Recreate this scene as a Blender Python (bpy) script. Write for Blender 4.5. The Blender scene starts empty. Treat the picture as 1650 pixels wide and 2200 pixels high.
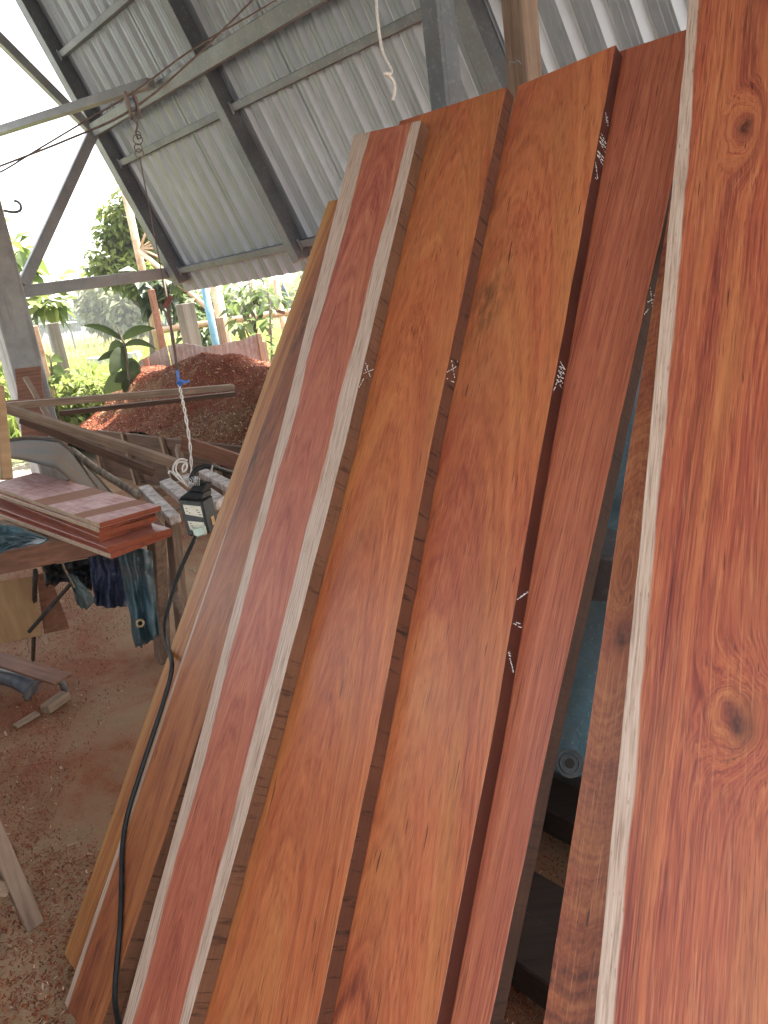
import bpy, bmesh, math, random
from mathutils import Vector, Matrix, noise
random.seed(7)
S = bpy.context.scene
COL = S.collection
# ------------------------------------------------------------------ camera
FPX, CX, CY, HC = 1650.0, 825.0, 1100.0, 1.5          # focal length and centre in photo pixels, eye height
_d = Vector((775, 5500, 1650)).normalized()            # straight down, seen from the tilted phone
_z = Vector((0, 0, 1))
_f = (_z - _d * _z.dot(_d)).normalized()
_r = _d.cross(_f)
CAM = Vector((0, 0, HC))
def c2w(v): return Vector((_r.dot(v), _f.dot(v), -_d.dot(v)))
cd = bpy.data.cameras.new('camera'); co = bpy.data.objects.new('camera', cd); COL.objects.link(co)
cd.sensor_fit = 'VERTICAL'; cd.sensor_height = 36; cd.lens = 36 * FPX / 2200
cd.clip_start = .02; cd.clip_end = 3000
X, Y, Z = c2w(Vector((1, 0, 0))), c2w(Vector((0, -1, 0))), c2w(Vector((0, 0, -1)))
co.matrix_world = Matrix(((X.x, Y.x, Z.x, 0), (X.y, Y.y, Z.y, 0), (X.z, Y.z, Z.z, HC), (0, 0, 0, 1)))
S.camera = co
# ------------------------------------------------------------------ world, sun, exposure
SUN_AZ, SUN_EL = math.radians(38), math.radians(62)
W = bpy.data.worlds.new('World'); S.world = W; W.use_nodes = True
nt = W.node_tree; nt.nodes.clear()
sky = nt.nodes.new('ShaderNodeTexSky'); sky.sky_type = 'NISHITA'; sky.sun_disc = False
sky.sun_elevation = SUN_EL; sky.sun_rotation = SUN_AZ; sky.air_density = 1.4; sky.dust_density = 4.0; sky.ozone_density = 1.0
hs = nt.nodes.new('ShaderNodeHueSaturation'); hs.inputs['Saturation'].default_value = .28   # thin white overcast
bg = nt.nodes.new('ShaderNodeBackground'); bg.inputs[1].default_value = .14
wo = nt.nodes.new('ShaderNodeOutputWorld')
nt.links.new(sky.outputs[0], hs.inputs['Color']); nt.links.new(hs.outputs[0], bg.inputs[0]); nt.links.new(bg.outputs[0], wo.inputs[0])
sl = bpy.data.lights.new('sun', 'SUN'); so = bpy.data.objects.new('sun', sl); COL.objects.link(so)
sl.energy = 4.2; sl.angle = math.radians(.6); sl.color = (1, .95, .86)
sdir = Vector((math.sin(SUN_AZ) * math.cos(SUN_EL), math.cos(SUN_AZ) * math.cos(SUN_EL), math.sin(SUN_EL)))
so.rotation_euler = sdir.to_track_quat('Z', 'Y').to_euler(); so.location = (0, 0, 30)
vs = S.view_settings; vs.view_transform = 'Standard'; vs.look = 'None'; vs.gamma = 1; vs.exposure = 2.66; vs.use_curve_mapping = False
S.render.engine = 'CYCLES'; S.cycles.max_bounces = 8; S.cycles.diffuse_bounces = 5; S.cycles.use_denoising = True

# ------------------------------------------------------------------ geometry helpers
def ray(px, py): return c2w(Vector(((px - CX) / FPX, (py - CY) / FPX, 1)))
def at(px, py, dep): return CAM + ray(px, py) * dep
def lvl(px, py, z=0.0):
    r = ray(px, py); return CAM + r * ((z - HC) / r.z)
def onp(px, py, p, n):
    r = ray(px, py); return CAM + r * ((p - CAM).dot(n) / r.dot(n))
def V(*a): return Vector(a)
def rnd(a, b): return random.uniform(a, b)
def nz(*a): return noise.noise(Vector(a))

class MB:
    def __init__(s): s.v = []; s.f = []; s.m = []; s.c = None
    def add(s, vs, fs, mi=0):
        b = len(s.v); s.v += [Vector(v) for v in vs]; s.f += [tuple(i + b for i in f) for f in fs]; s.m += [mi] * len(fs)
        return s
    def hexa(s, p, mi=0):                               # 8 points: bottom ring then top ring
        return s.add(p, [(3, 2, 1, 0), (4, 5, 6, 7), (0, 1, 5, 4), (1, 2, 6, 5), (2, 3, 7, 6), (3, 0, 4, 7)], mi)
    def box(s, c, sx, sy, sz, mi=0, X=V(1, 0, 0), Y=V(0, 1, 0), Z=V(0, 0, 1)):
        c = Vector(c); q = []
        for k in (-.5, .5):
            for i, j in ((-.5, -.5), (.5, -.5), (.5, .5), (-.5, .5)): q.append(c + X * sx * i + Y * sy * j + Z * sz * k)
        return s.hexa(q, mi)
    def bar(s, a, b, w, h, up=V(0, 0, 1), mi=0, w2=None, h2=None):
        a = Vector(a); b = Vector(b); d = (b - a).normalized(); x = d.cross(up).normalized(); y = x.cross(d)
        w2 = w if w2 is None else w2; h2 = h if h2 is None else h2
        q = [p + x * ww * i + y * hh * j for p, ww, hh in ((a, w, h), (b, w2, h2)) for i, j in ((-.5, -.5), (-.5, .5), (.5, .5), (.5, -.5))]
        return s.hexa(q, mi)
    def tube(s, pts, r, seg=8, mi=0, cap=True):
        pts = [Vector(p) for p in pts]; n = len(pts)
        rs = r if isinstance(r, (list, tuple)) else [r] * n
        t = (pts[1] - pts[0]).normalized(); x = t.orthogonal().normalized(); vs = []; fs = []
        for i, p in enumerate(pts):
            t = (pts[min(i + 1, n - 1)] - pts[max(i - 1, 0)]).normalized()
            x = (x - t * x.dot(t)).normalized(); y = t.cross(x)
            for k in range(seg):
                a = 2 * math.pi * k / seg; vs.append(p + (x * math.cos(a) + y * math.sin(a)) * rs[i])
        for i in range(n - 1):
            for k in range(seg):
                k2 = (k + 1) % seg; fs.append((i * seg + k, i * seg + k2, (i + 1) * seg + k2, (i + 1) * seg + k))
        if cap: fs += [tuple(range(seg))[::-1], tuple((n - 1) * seg + k for k in range(seg))]
        return s.add(vs, fs, mi)
    def grid(s, rows, mi=0):                            # rows of equal length point lists
        n = len(rows[0]); fs = []
        for i in range(len(rows) - 1):
            for k in range(n - 1): fs.append((i * n + k, i * n + k + 1, (i + 1) * n + k + 1, (i + 1) * n + k))
        return s.add([p for r in rows for p in r], fs, mi)
    def prism(s, poly, off, mi=0):                      # planar polygon extruded by vector off
        n = len(poly); a = [Vector(p) for p in poly]; b = [p + off for p in a]
        fs = [tuple(range(n))[::-1], tuple(range(n, 2 * n))] + [(i, (i + 1) % n, n + (i + 1) % n, n + i) for i in range(n)]
        return s.add(a + b, fs, mi)

def fixn(me):
    bm = bmesh.new(); bm.from_mesh(me); bmesh.ops.recalc_face_normals(bm, faces=bm.faces); bm.to_mesh(me); bm.free()
def build(mb, name, mats, parent=None, smooth=False, bevel=0, org=None, fix=True, solid=0, sub=0):
    mats = mats if isinstance(mats, (list, tuple)) else [mats]
    if parent is not None: o0 = Vector(parent.get('_o', (0, 0, 0)))
    elif org is not None: o0 = Vector(org)
    else:
        xs = [v.x for v in mb.v]; ys = [v.y for v in mb.v]; o0 = V((min(xs) + max(xs)) / 2, (min(ys) + max(ys)) / 2, min(v.z for v in mb.v))
    me = bpy.data.meshes.new(name); me.from_pydata([tuple(v - o0) for v in mb.v], [], mb.f)
    for m in mats: me.materials.append(m)
    me.polygons.foreach_set('material_index', mb.m)
    if fix: fixn(me)
    if smooth: me.polygons.foreach_set('use_smooth', [True] * len(me.polygons))
    o = bpy.data.objects.new(name, me); COL.objects.link(o)
    if parent is not None: o.parent = parent
    else: o.location = o0
    o['_o'] = tuple(o0)
    if solid:
        md = o.modifiers.new('solid', 'SOLIDIFY'); md.thickness = solid; md.offset = 0
    if bevel:
        md = o.modifiers.new('bevel', 'BEVEL'); md.width = bevel; md.segments = 1; md.limit_method = 'ANGLE'
    if sub:
        md = o.modifiers.new('sub', 'SUBSURF'); md.levels = sub; md.render_levels = sub
    return o
def tag(o, label, cat, group=None):
    o['label'] = label; o['category'] = cat
    if group: o['group'] = group
    return o
def thing(name, label, cat, loc, group=None):
    o = bpy.data.objects.new(name, None); COL.objects.link(o); o.location = Vector(loc); o['_o'] = tuple(loc); o.empty_display_size = .1
    return tag(o, label, cat, group)
def kind(o, k): o['kind'] = k; return o

def smooth_pts(p, n=6):
    out = []; p = [Vector(q) for q in p]; P = [p[0] * 2 - p[1]] + p + [p[-1] * 2 - p[-2]]
    for i in range(1, len(P) - 2):
        for k in range(n):
            t_ = k / n; a, b, c, d_ = P[i - 1:i + 3]
            out.append(.5 * ((2 * b) + (c - a) * t_ + (2 * a - 5 * b + 4 * c - d_) * t_ ** 2 + (3 * b - a - 3 * c + d_) * t_ ** 3))
    return out + [p[-1]]
def wire(name, pts, r, mat, label=None, cat='wire', parent=None, seg=8):
    o = build(MB().tube(smooth_pts(pts), r, seg), name, mat, parent, smooth=True)
    if label: tag(o, label, cat)
    return o
# ------------------------------------------------------------------ material helpers
class NT:
    def __init__(s, name):
        s.mat = bpy.data.materials.new(name); s.mat.use_nodes = True; s.t = s.mat.node_tree; s.t.nodes.clear()
    def nd(s, ty, ins=None, **pr):
        n = s.t.nodes.new(ty)
        for k, v in pr.items(): setattr(n, k, v)
        for k, v in (ins or {}).items(): s.set(n.inputs[k], v)
        return n
    def set(s, sock, v):
        if isinstance(v, bpy.types.NodeSocket): s.t.links.new(v, sock)
        else: sock.default_value = v
    def m(s, op, a, b=None, c=None, clamp=False):
        n = s.t.nodes.new('ShaderNodeMath'); n.operation = op; n.use_clamp = clamp
        for i, v in enumerate((a, b, c)):
            if v is not None: s.set(n.inputs[i], v)
        return n.outputs[0]
    def comb(s, x=0., y=0., z=0.):
        n = s.t.nodes.new('ShaderNodeCombineXYZ')
        for i, v in enumerate((x, y, z)): s.set(n.inputs[i], v)
        return n.outputs[0]
    def noise(s, vec, scale=1., detail=2., rough=.5, dist=0.):
        n = s.nd('ShaderNodeTexNoise', {'Vector': vec, 'Scale': scale, 'Detail': detail, 'Roughness': rough, 'Distortion': dist}); return n.outputs[0]
    def noise1(s, w, scale=1., detail=2., rough=.5):
        n = s.nd('ShaderNodeTexNoise', noise_dimensions='1D'); s.set(n.inputs['W'], w)
        n.inputs['Scale'].default_value = scale; n.inputs['Detail'].default_value = detail; n.inputs['Roughness'].default_value = rough; return n.outputs[0]
    def ramp(s, fac, stops, mode='LINEAR'):
        n = s.t.nodes.new('ShaderNodeValToRGB'); s.set(n.inputs[0], fac); r = n.color_ramp; r.interpolation = mode
        while len(r.elements) < len(stops): r.elements.new(.5)
        for e, (p, c) in zip(r.elements, stops):
            e.position = p; e.color = (c, c, c, 1) if isinstance(c, (int, float)) else (*c, 1)
        return n.outputs[0]
    def mix(s, fac, a, b, mode='MIX'):
        n = s.t.nodes.new('ShaderNodeMix'); n.data_type = 'RGBA'; n.blend_type = mode
        s.set(n.inputs[0], fac)
        for i, v in ((6, a), (7, b)):
            if isinstance(v, (tuple, list)): v = (*v[:3], 1)
            s.set(n.inputs[i], v)
        return n.outputs[2]
    def mapr(s, v, a, b, c, d):
        n = s.nd('ShaderNodeMapRange'); s.set(n.inputs[0], v)
        for i, q in enumerate((a, b, c, d)): s.set(n.inputs[i + 1], q)
        return n.outputs[0]
    def co(s, kind='Object'):
        n = s.t.nodes.new('ShaderNodeTexCoord'); return n.outputs[kind]
    def xyz(s, v):
        n = s.t.nodes.new('ShaderNodeSeparateXYZ'); s.set(n.inputs[0], v); return n.outputs
    def bsdf(s, col, rough=.6, bump=None, bd=.002, metal=0., spec=.5, trans=0., **kw):
        p = s.nd('ShaderNodeBsdfPrincipled')
        if isinstance(col, (tuple, list)): col = (*col[:3], 1)
        s.set(p.inputs['Base Color'], col); s.set(p.inputs['Roughness'], rough); s.set(p.inputs['Metallic'], metal)
        p.inputs['Specular IOR Level'].default_value = spec
        for k, v in kw.items(): s.set(p.inputs[k.replace('_', ' ')], v)
        if bump is not None:
            b = s.nd('ShaderNodeBump', {'Height': bump, 'Distance': bd, 'Strength': 1.0}); s.t.links.new(b.outputs[0], p.inputs['Normal'])
        out = s.nd('ShaderNodeOutputMaterial'); sh = p.outputs[0]
        if trans:
            tr = s.nd('ShaderNodeBsdfTranslucent'); s.set(tr.inputs[0], col)
            mx = s.nd('ShaderNodeMixShader'); mx.inputs[0].default_value = trans
            s.t.links.new(sh, mx.inputs[1]); s.t.links.new(tr.outputs[0], mx.inputs[2]); sh = mx.outputs[0]
        s.t.links.new(sh, out.inputs[0]); return s.mat

def padauk(name, seed, pith=(0., -.12), tilt=(.0, .06), freq=95, warp=.02, cols=None, knots=(), sap=(), gold=.5, red=.3, stains=(), rough=.42,
           bands=(), dust=0., val=.93):
    """Freshly planed red hardwood; x runs across the board, y along it, z out of the face (metres)."""
    t = NT(name); x, y, z = t.xyz(t.co())
    cols = cols or ((.12, .026, .012), (.27, .058, .02), (.4, .105, .031), (.5, .17, .048))
    w1 = t.m('MULTIPLY', t.m('SUBTRACT', t.noise(t.comb(t.m('MULTIPLY', x, 4.), t.m('MULTIPLY_ADD', y, .9, seed), z), 1., 2.), .5), warp * 2)
    w2 = t.m('MULTIPLY', t.m('SUBTRACT', t.noise(t.comb(t.m('MULTIPLY', x, 22.), t.m('MULTIPLY_ADD', y, 3.2, seed + 9), z), 1., 2.), .5), warp * .5)
    x1 = t.m('ADD', t.m('ADD', t.m('SUBTRACT', x, pith[0]), t.m('MULTIPLY', y, -tilt[0])), w1)
    z1 = t.m('ADD', t.m('ADD', t.m('SUBTRACT', z, pith[1]), t.m('MULTIPLY', y, tilt[1])), w2)
    r = t.m('SQRT', t.m('ADD', t.m('MULTIPLY', x1, x1), t.m('MULTIPLY', z1, z1)))
    kmask = None
    for kx, ky, sx, sy, amp in knots:
        ja = t.m('MULTIPLY', t.m('SUBTRACT', t.noise(t.comb(t.m('MULTIPLY', x, 26.), t.m('MULTIPLY', y, 17.), kx * 9), 1., 1., .5), .5), .7)
        jb = t.m('MULTIPLY', t.m('SUBTRACT', t.noise(t.comb(t.m('MULTIPLY', x, 24.), t.m('MULTIPLY', y, 16.), kx * 9 + 4), 1., 1., .5), .5), .7)
        dx = t.m('ADD', t.m('MULTIPLY', t.m('SUBTRACT', x, kx), 1 / sx), ja); dy = t.m('ADD', t.m('MULTIPLY', t.m('SUBTRACT', y, ky), 1 / sy), jb)
        q = t.m('ADD', t.m('MULTIPLY', dx, dx), t.m('MULTIPLY', dy, dy))
        g = t.m('POWER', 2.718, t.m('MULTIPLY', q, -1.))
        r = t.m('ADD', r, t.m('MULTIPLY', g, amp))
        core = t.m('POWER', 2.718, t.m('MULTIPLY', q, -6.)); kmask = core if kmask is None else t.m('MAXIMUM', kmask, core)
    ring = t.noise1(t.m('MULTIPLY_ADD', r, freq, seed * 3.7), 1., 3., .6)
    fine = t.noise1(t.m('MULTIPLY_ADD', r, freq * 3.6, seed * 2.1), 1., 3., .6)
    broad = t.noise1(t.m('MULTIPLY_ADD', r, freq * .22, seed * 1.3), 1., 2., .5)
    fib = t.noise(t.comb(t.m('MULTIPLY', r, 420.), t.m('MULTIPLY', y, 7.), t.m('MULTIPLY', x, 120.)), 1., 3., .6)
    fac = t.m('ADD', t.m('ADD', t.m('ADD', t.m('MULTIPLY', ring, .31), t.m('MULTIPLY', fine, .22)), t.m('MULTIPLY', broad, .26)), t.m('MULTIPLY', fib, .36))
    c = t.ramp(fac, ((.405, cols[0]), (.495, cols[1]), (.59, cols[2]), (.7, cols[3])))
    pat = t.noise(t.comb(t.m('MULTIPLY', r, 30.), t.m('MULTIPLY_ADD', y, 1.6, seed), t.m('MULTIPLY', x, 5.)), 1., 3., .55)
    c = t.mix(t.m('MULTIPLY', t.ramp(pat, ((.45, 0.), (.7, 1.))), gold), c, (.46, .19, .05))
    pat2 = t.noise(t.comb(t.m('MULTIPLY', r, 22.), t.m('MULTIPLY_ADD', y, 1.1, seed + 30), t.m('MULTIPLY', x, 4.)), 1., 3., .55)
    c = t.mix(t.m('MULTIPLY', t.ramp(pat2, ((.48, 0.), (.7, 1.))), red), c, (.26, .045, .03))
    pore = t.noise(t.comb(t.m('MULTIPLY', x, 330.), t.m('MULTIPLY', y, 11.), t.m('MULTIPLY', r, 160.)), 1., 3., .7)
    c = t.mix(t.m('MULTIPLY', t.ramp(pore, ((.53, 0.), (.66, 1.))), .5), c, (.09, .024, .014))
    chk = t.noise(t.comb(t.m('MULTIPLY', x, 170.), t.m('MULTIPLY_ADD', y, 9., seed), t.m('MULTIPLY', r, 60.)), 1., 1., .5)
    c = t.mix(t.m('MULTIPLY', t.ramp(chk, ((.73, 0.), (.76, 1.))), .8), c, (.035, .012, .008))      # fine surface checks
    lite = t.noise(t.comb(t.m('MULTIPLY', x, 300.), t.m('MULTIPLY', y, 7.), 7.), 1., 3., .7)
    c = t.mix(t.m('MULTIPLY', t.ramp(lite, ((.54, 0.), (.7, 1.))), .42), c, (.64, .27, .12))
    for bx, bw, bc, bf in bands:                         # streaks of another colour running along the board
        wob = t.m('MULTIPLY', t.m('SUBTRACT', t.noise(t.comb(0., t.m('MULTIPLY', y, 3.), seed + bx * 50), 1., 3.), .5), .02)
        e = t.m('ABSOLUTE', t.m('ADD', t.m('SUBTRACT', x, bx), wob))
        c = t.mix(t.m('MULTIPLY', t.ramp(t.m('DIVIDE', e, bw), ((.75, 1.), (1., 0.))), bf), c, t.mix(.6, c, bc))
    for side, sx, ss, amp in sap:                        # pale sapwood along an edge, wavy natural boundary (x at y = 0, slope)
        wob = t.m('MULTIPLY', t.m('SUBTRACT', t.noise(t.comb(seed + side, t.m('MULTIPLY', y, 3.6), 0.), 1., 5., .52), .5), amp)
        e = t.m('ADD', t.m('SUBTRACT', t.m('MULTIPLY_ADD', y, -ss, x), sx), wob); e = t.m('MULTIPLY', e, float(side))
        sf = t.noise(t.comb(t.m('MULTIPLY', x, 260.), t.m('MULTIPLY', y, 9.), 3.), 1., 3., .65)
        sc = t.ramp(sf, ((.3, (.27, .17, .12)), (.46, (.48, .34, .25)), (.68, (.62, .47, .37))))
        sp = t.noise(t.comb(t.m('MULTIPLY', x, 300.), t.m('MULTIPLY', y, 40.), 5.), 1., 2.)
        sc = t.mix(t.m('MULTIPLY', t.ramp(sp, ((.66, 0.), (.72, 1.))), .6), sc, (.16, .09, .06))
        c = t.mix(t.ramp(e, ((.0, 0.), (.004, 1.))), c, sc)
    for kx, ky, sx, sy, colr, st in stains:
        dx = t.m('MULTIPLY', t.m('SUBTRACT', x, kx), 1 / sx); dy = t.m('MULTIPLY', t.m('SUBTRACT', y, ky), 1 / sy)
        g = t.m('POWER', 2.718, t.m('MULTIPLY', t.m('ADD', t.m('MULTIPLY', dx, dx), t.m('MULTIPLY', dy, dy)), -1.))
        ns = t.noise(t.comb(t.m('MULTIPLY', x, 60.), t.m('MULTIPLY', y, 14.), 2.), 1., 4., .65)
        g = t.m('MULTIPLY', t.m('MULTIPLY', g, t.ramp(ns, ((.38, 0.), (.6, 1.)))), st)
        c = t.mix(g, c, colr)
    if kmask is not None:
        kn = t.noise(t.comb(t.m('MULTIPLY', x, 90.), t.m('MULTIPLY', y, 60.), 1.), 1., 3.)
        c = t.mix(t.m('MULTIPLY', kmask, .92), c, t.ramp(kn, ((.38, (.03, .01, .008)), (.68, (.16, .05, .022)))))
    if dust:
        dn = t.noise(t.comb(t.m('MULTIPLY', x, 14.), t.m('MULTIPLY', y, 6.), 1.), 1., 4., .6)
        c = t.mix(t.m('MULTIPLY', t.ramp(dn, ((.3, .4), (.7, 1.))), dust), c, (.5, .24, .2))
    c = t.nd('ShaderNodeHueSaturation', {'Color': c, 'Hue': .499, 'Saturation': .98, 'Value': val}).outputs[0]
    h = t.m('ADD', t.m('MULTIPLY', fib, .6), t.m('MULTIPLY', pore, .4))
    rg = t.m('ADD', t.m('MULTIPLY', fib, .16), rough - .07)
    return t.bsdf(c, rg, h, .0005, spec=.5)

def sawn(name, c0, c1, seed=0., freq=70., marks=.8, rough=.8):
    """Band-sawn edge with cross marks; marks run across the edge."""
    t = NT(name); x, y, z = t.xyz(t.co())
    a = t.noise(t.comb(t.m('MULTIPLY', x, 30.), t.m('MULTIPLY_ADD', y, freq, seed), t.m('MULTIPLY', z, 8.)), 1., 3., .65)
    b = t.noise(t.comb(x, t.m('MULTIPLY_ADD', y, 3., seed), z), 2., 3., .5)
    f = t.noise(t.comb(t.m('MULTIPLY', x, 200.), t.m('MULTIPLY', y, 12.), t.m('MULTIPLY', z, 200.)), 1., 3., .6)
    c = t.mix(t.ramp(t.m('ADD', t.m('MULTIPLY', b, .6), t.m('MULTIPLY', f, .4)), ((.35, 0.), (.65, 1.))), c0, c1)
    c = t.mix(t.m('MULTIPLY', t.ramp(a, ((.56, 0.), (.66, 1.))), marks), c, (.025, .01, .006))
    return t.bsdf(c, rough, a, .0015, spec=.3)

def timber(name, c0, c1, scale=1., rough=.75, stain=.35, axis='y', grime=(.05, .03, .02)):
    """Plain weathered timber: streaky along the piece."""
    t = NT(name); v = t.co(); x, y, z = t.xyz(v)
    st = {'x': (3., 60., 60.), 'y': (60., 3., 60.), 'z': (60., 60., 3.)}[axis]
    g = t.noise(t.comb(t.m('MULTIPLY', x, st[0] * scale), t.m('MULTIPLY', y, st[1] * scale), t.m('MULTIPLY', z, st[2] * scale)), 1., 4., .6, .3)
    b = t.noise(v, 5. * scale, 4., .6)
    c = t.mix(t.ramp(g, ((.32, 0.), (.68, 1.))), c0, c1)
    c = t.mix(t.m('MULTIPLY', t.ramp(b, ((.42, 0.), (.72, 1.))), stain), c, grime)
    return t.bsdf(c, rough, t.m('ADD', g, t.m('MULTIPLY', b, .4)), .0015, spec=.3)

def metal(name, c0, c1, rough=.5, mt=.4, rust=0., scale=3.):
    t = NT(name); v = t.co()
    b = t.noise(v, scale, 5., .6); f = t.noise(v, scale * 14, 3., .6)
    c = t.mix(t.ramp(b, ((.35, 0.), (.65, 1.))), c0, c1)
    c = t.mix(t.m('MULTIPLY', t.ramp(f, ((.55, 0.), (.75, 1.))), .25), c, (.5, .5, .48))
    if rust:
        rn = t.noise(v, scale * 2.3, 6., .7)
        c = t.mix(t.m('MULTIPLY', t.ramp(rn, ((.5, 0.), (.66, 1.))), rust), c, (.2, .075, .03))
    return t.bsdf(c, rough, f, .0006, metal=mt)

def flat(name, c, rough=.6, var=.25, scale=20., metal_=0., trans=0., spec=.5, coat=0.):
    t = NT(name); v = t.co(); b = t.noise(v, scale, 4., .6)
    cc = t.mix(t.m('MULTIPLY', t.ramp(b, ((.35, 0.), (.7, 1.))), 1.), tuple(q * (1 - var) for q in c), tuple(min(1, q * (1 + var)) for q in c))
    return t.bsdf(cc, rough, b, .0006, metal=metal_, trans=trans, spec=spec)

def foliage(name, c0, c1, trans=.45, rough=.5):
    t = NT(name); a = t.nd('ShaderNodeAttribute', attribute_name='tint')
    f = a.outputs['Fac']; c = t.mix(f, c0, c1)
    return t.bsdf(c, rough, trans=trans, spec=.35)

def chipmat(name, stops):
    t = NT(name); a = t.nd('ShaderNodeAttribute', attribute_name='tint')
    return t.bsdf(t.ramp(a.outputs['Fac'], stops), .75, spec=.25)

def tint(o, vals):                                      # one value per face (per leaf, per chip)
    at_ = o.data.attributes.new('tint', 'FLOAT', 'FACE'); at_.data.foreach_set('value', vals)

M = {}
M['steel'] = metal('galvanised_steel', (.2, .215, .225), (.3, .315, .325), .5, .35, .12)
M['steel_dark'] = metal('grey_painted_steel', (.1, .11, .12), (.165, .178, .19), .5, .3, .15)
M['oldwood'] = timber('grey_brown_timber', (.2, .13, .085), (.36, .25, .17), 1., .8)
M['oldwood_x'] = timber('grey_brown_timber_across', (.2, .13, .085), (.36, .25, .17), 1., .8, axis='x')
M['oldwood_z'] = timber('grey_brown_timber_upright', (.17, .11, .075), (.31, .215, .15), 1., .8, axis='z')
M['darkwood'] = timber('dark_damp_timber', (.075, .042, .028), (.16, .09, .055), 1., .8, axis='x')
M['redtimber'] = timber('red_brown_timber', (.17, .075, .045), (.3, .14, .085), 1., .75, axis='x')
M['palewood'] = timber('pale_sapwood', (.42, .29, .19), (.58, .44, .3), 1., .7, axis='x', stain=.15)
M['ply'] = timber('plywood', (.3, .17, .08), (.42, .26, .13), .5, .6, axis='z', stain=.25)
# ------------------------------------------------------------------ ground
def soil():
    t = NT('trodden_earth_with_sawdust'); v = t.co(); x, y, z = t.xyz(v)
    a = t.noise(v, 1.1, 5., .6, .4); b = t.noise(v, 9., 5., .65); f = t.noise(v, 90., 3., .6); ff = t.noise(v, 300., 2., .6)
    c = t.mix(t.ramp(b, ((.3, 0.), (.7, 1.))), (.27, .165, .09), (.42, .27, .16))
    c = t.mix(t.m('MULTIPLY', t.ramp(f, ((.45, 0.), (.6, 1.))), .45), c, (.34, .23, .145))
    red = t.ramp(t.m('ADD', t.m('MULTIPLY', a, .7), t.m('MULTIPLY', b, .3)), ((.46, 0.), (.6, 1.)))
    rc = t.mix(t.ramp(ff, ((.35, 0.), (.65, 1.))), (.11, .025, .011), (.38, .12, .05))
    c = t.mix(t.m('MULTIPLY', red, .85), c, rc)
    # grassy field beyond the shed
    rad = t.nd('ShaderNodeVectorMath', {0: t.comb(t.m('MULTIPLY', t.m('ADD', x, .8), .9), t.m('MULTIPLY', t.m('SUBTRACT', y, 4.2), .75), 0.)}, operation='LENGTH').outputs['Value']
    far = t.ramp(t.m('ADD', t.m('MULTIPLY', t.m('SUBTRACT', rad, 3.6), .5), t.m('MULTIPLY', t.m('SUBTRACT', a, .5), 1.5)), ((.0, 0.), (.5, 1.)))
    yard = t.mix(t.ramp(b, ((.3, 0.), (.7, 1.))), (.2, .185, .165), (.3, .28, .25))       # yard round the shed, greyed to keep tinted bounce off the roof
    gcol = t.mix(t.ramp(a, ((.35, 0.), (.6, 1.))), (.12, .17, .035), (.27, .23, .1))
    yard = t.mix(t.ramp(t.m('ADD', t.m('MULTIPLY', t.m('SUBTRACT', y, 8.6), .5), t.m('MULTIPLY', t.m('SUBTRACT', a, .5), 1.)), ((.0, 0.), (.5, 1.))), yard, gcol)
    c = t.mix(far, c, yard)
    return t.bsdf(c, .9, t.m('ADD', t.m('MULTIPLY', f, .5), t.m('MULTIPLY', ff, .5)), .004, spec=.2)
M['soil'] = soil()
def axis_lines(lo, hi, step, far):
    l = [lo + i * step for i in range(int((hi - lo) / step) + 1)]
    a, d = [], step
    q = l[-1]
    while q < far: d *= 1.35; q += d; a.append(q)
    b, d, q = [], step, l[0]
    while q > -far: d *= 1.35; q -= d; b.append(q)
    return b[::-1] + l + a
def gz(x, y):
    k = max(0., 1 - max(0, abs(x + 1) - 4) / 3) * max(0., 1 - max(0, abs(y - 4) - 5) / 3)
    return k * (.014 * nz(x * 1.3, y * 1.3, 3) + .006 * nz(x * 6, y * 6, 5) + .004 * nz(x * 15, y * 15, 8)) - .008
mb = MB(); xs = axis_lines(-3.6, 1.6, .05, 900); ys = axis_lines(.6, 7.5, .05, 900)
mb.grid([[V(x, y, gz(x, y)) for x in xs] for y in ys])
kind(build(mb, 'ground', M['soil'], smooth=True, org=(0, 0, 0), fix=False), 'structure')

# ------------------------------------------------------------------ shed: roof slope, rafters, purlins, column
u = ray(-683, 818); u.z = 0; u.normalize(); pv = V(u.y, -u.x, 0)         # along the eave / outwards
rv = ray(3430, 6090).normalized()                                          # down the slope
rn = u.cross(rv).normalized()
if rn.dot(V(0, -1, 0)) < 0: rn = -rn                                       # towards the inside
COLD = 7.5
PC = at(55, 625, COLD)
s_ = 1.75; EAVE = at(400, 627, 8.58)
rs = (rn.cross(u)).normalized()
if rs.z > 0: rs = -rs
def roof(px, py, inn=0.0): return onp(px, py, EAVE + rn * inn, rn)
def ruv(p): # coordinates along -u and along rv
    d = p - EAVE; uu, vv, c = u.dot(u), rv.dot(rv), u.dot(rv); a, b = d.dot(u), d.dot(rv); det = uu * vv - c * c
    return -(a * vv - b * c) / det, (b * uu - a * c) / det
def rpt(a, b, inn=0.0): return EAVE - u * a + rv * b + rn * inn
shed = thing('open_shed', 'steel framed shed with steep grey ribbed metal roof slope and concrete column', 'shed', PC.xy.to_3d())
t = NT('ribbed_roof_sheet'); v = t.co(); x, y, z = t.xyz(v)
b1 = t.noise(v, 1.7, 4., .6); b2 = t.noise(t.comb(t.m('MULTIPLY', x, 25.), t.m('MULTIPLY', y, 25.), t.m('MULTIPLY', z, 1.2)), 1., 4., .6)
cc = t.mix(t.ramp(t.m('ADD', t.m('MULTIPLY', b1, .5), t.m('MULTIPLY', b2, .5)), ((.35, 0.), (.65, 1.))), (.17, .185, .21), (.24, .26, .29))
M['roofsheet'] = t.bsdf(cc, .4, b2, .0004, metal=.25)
M['roofrib'] = metal('zinc_rib_lit', (.42, .445, .485), (.5, .53, .57), .36, .25, .04, 2.)  # brightness of lit rib flanks put into the colour
L_UP = -3.9
PITCH = .2
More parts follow.
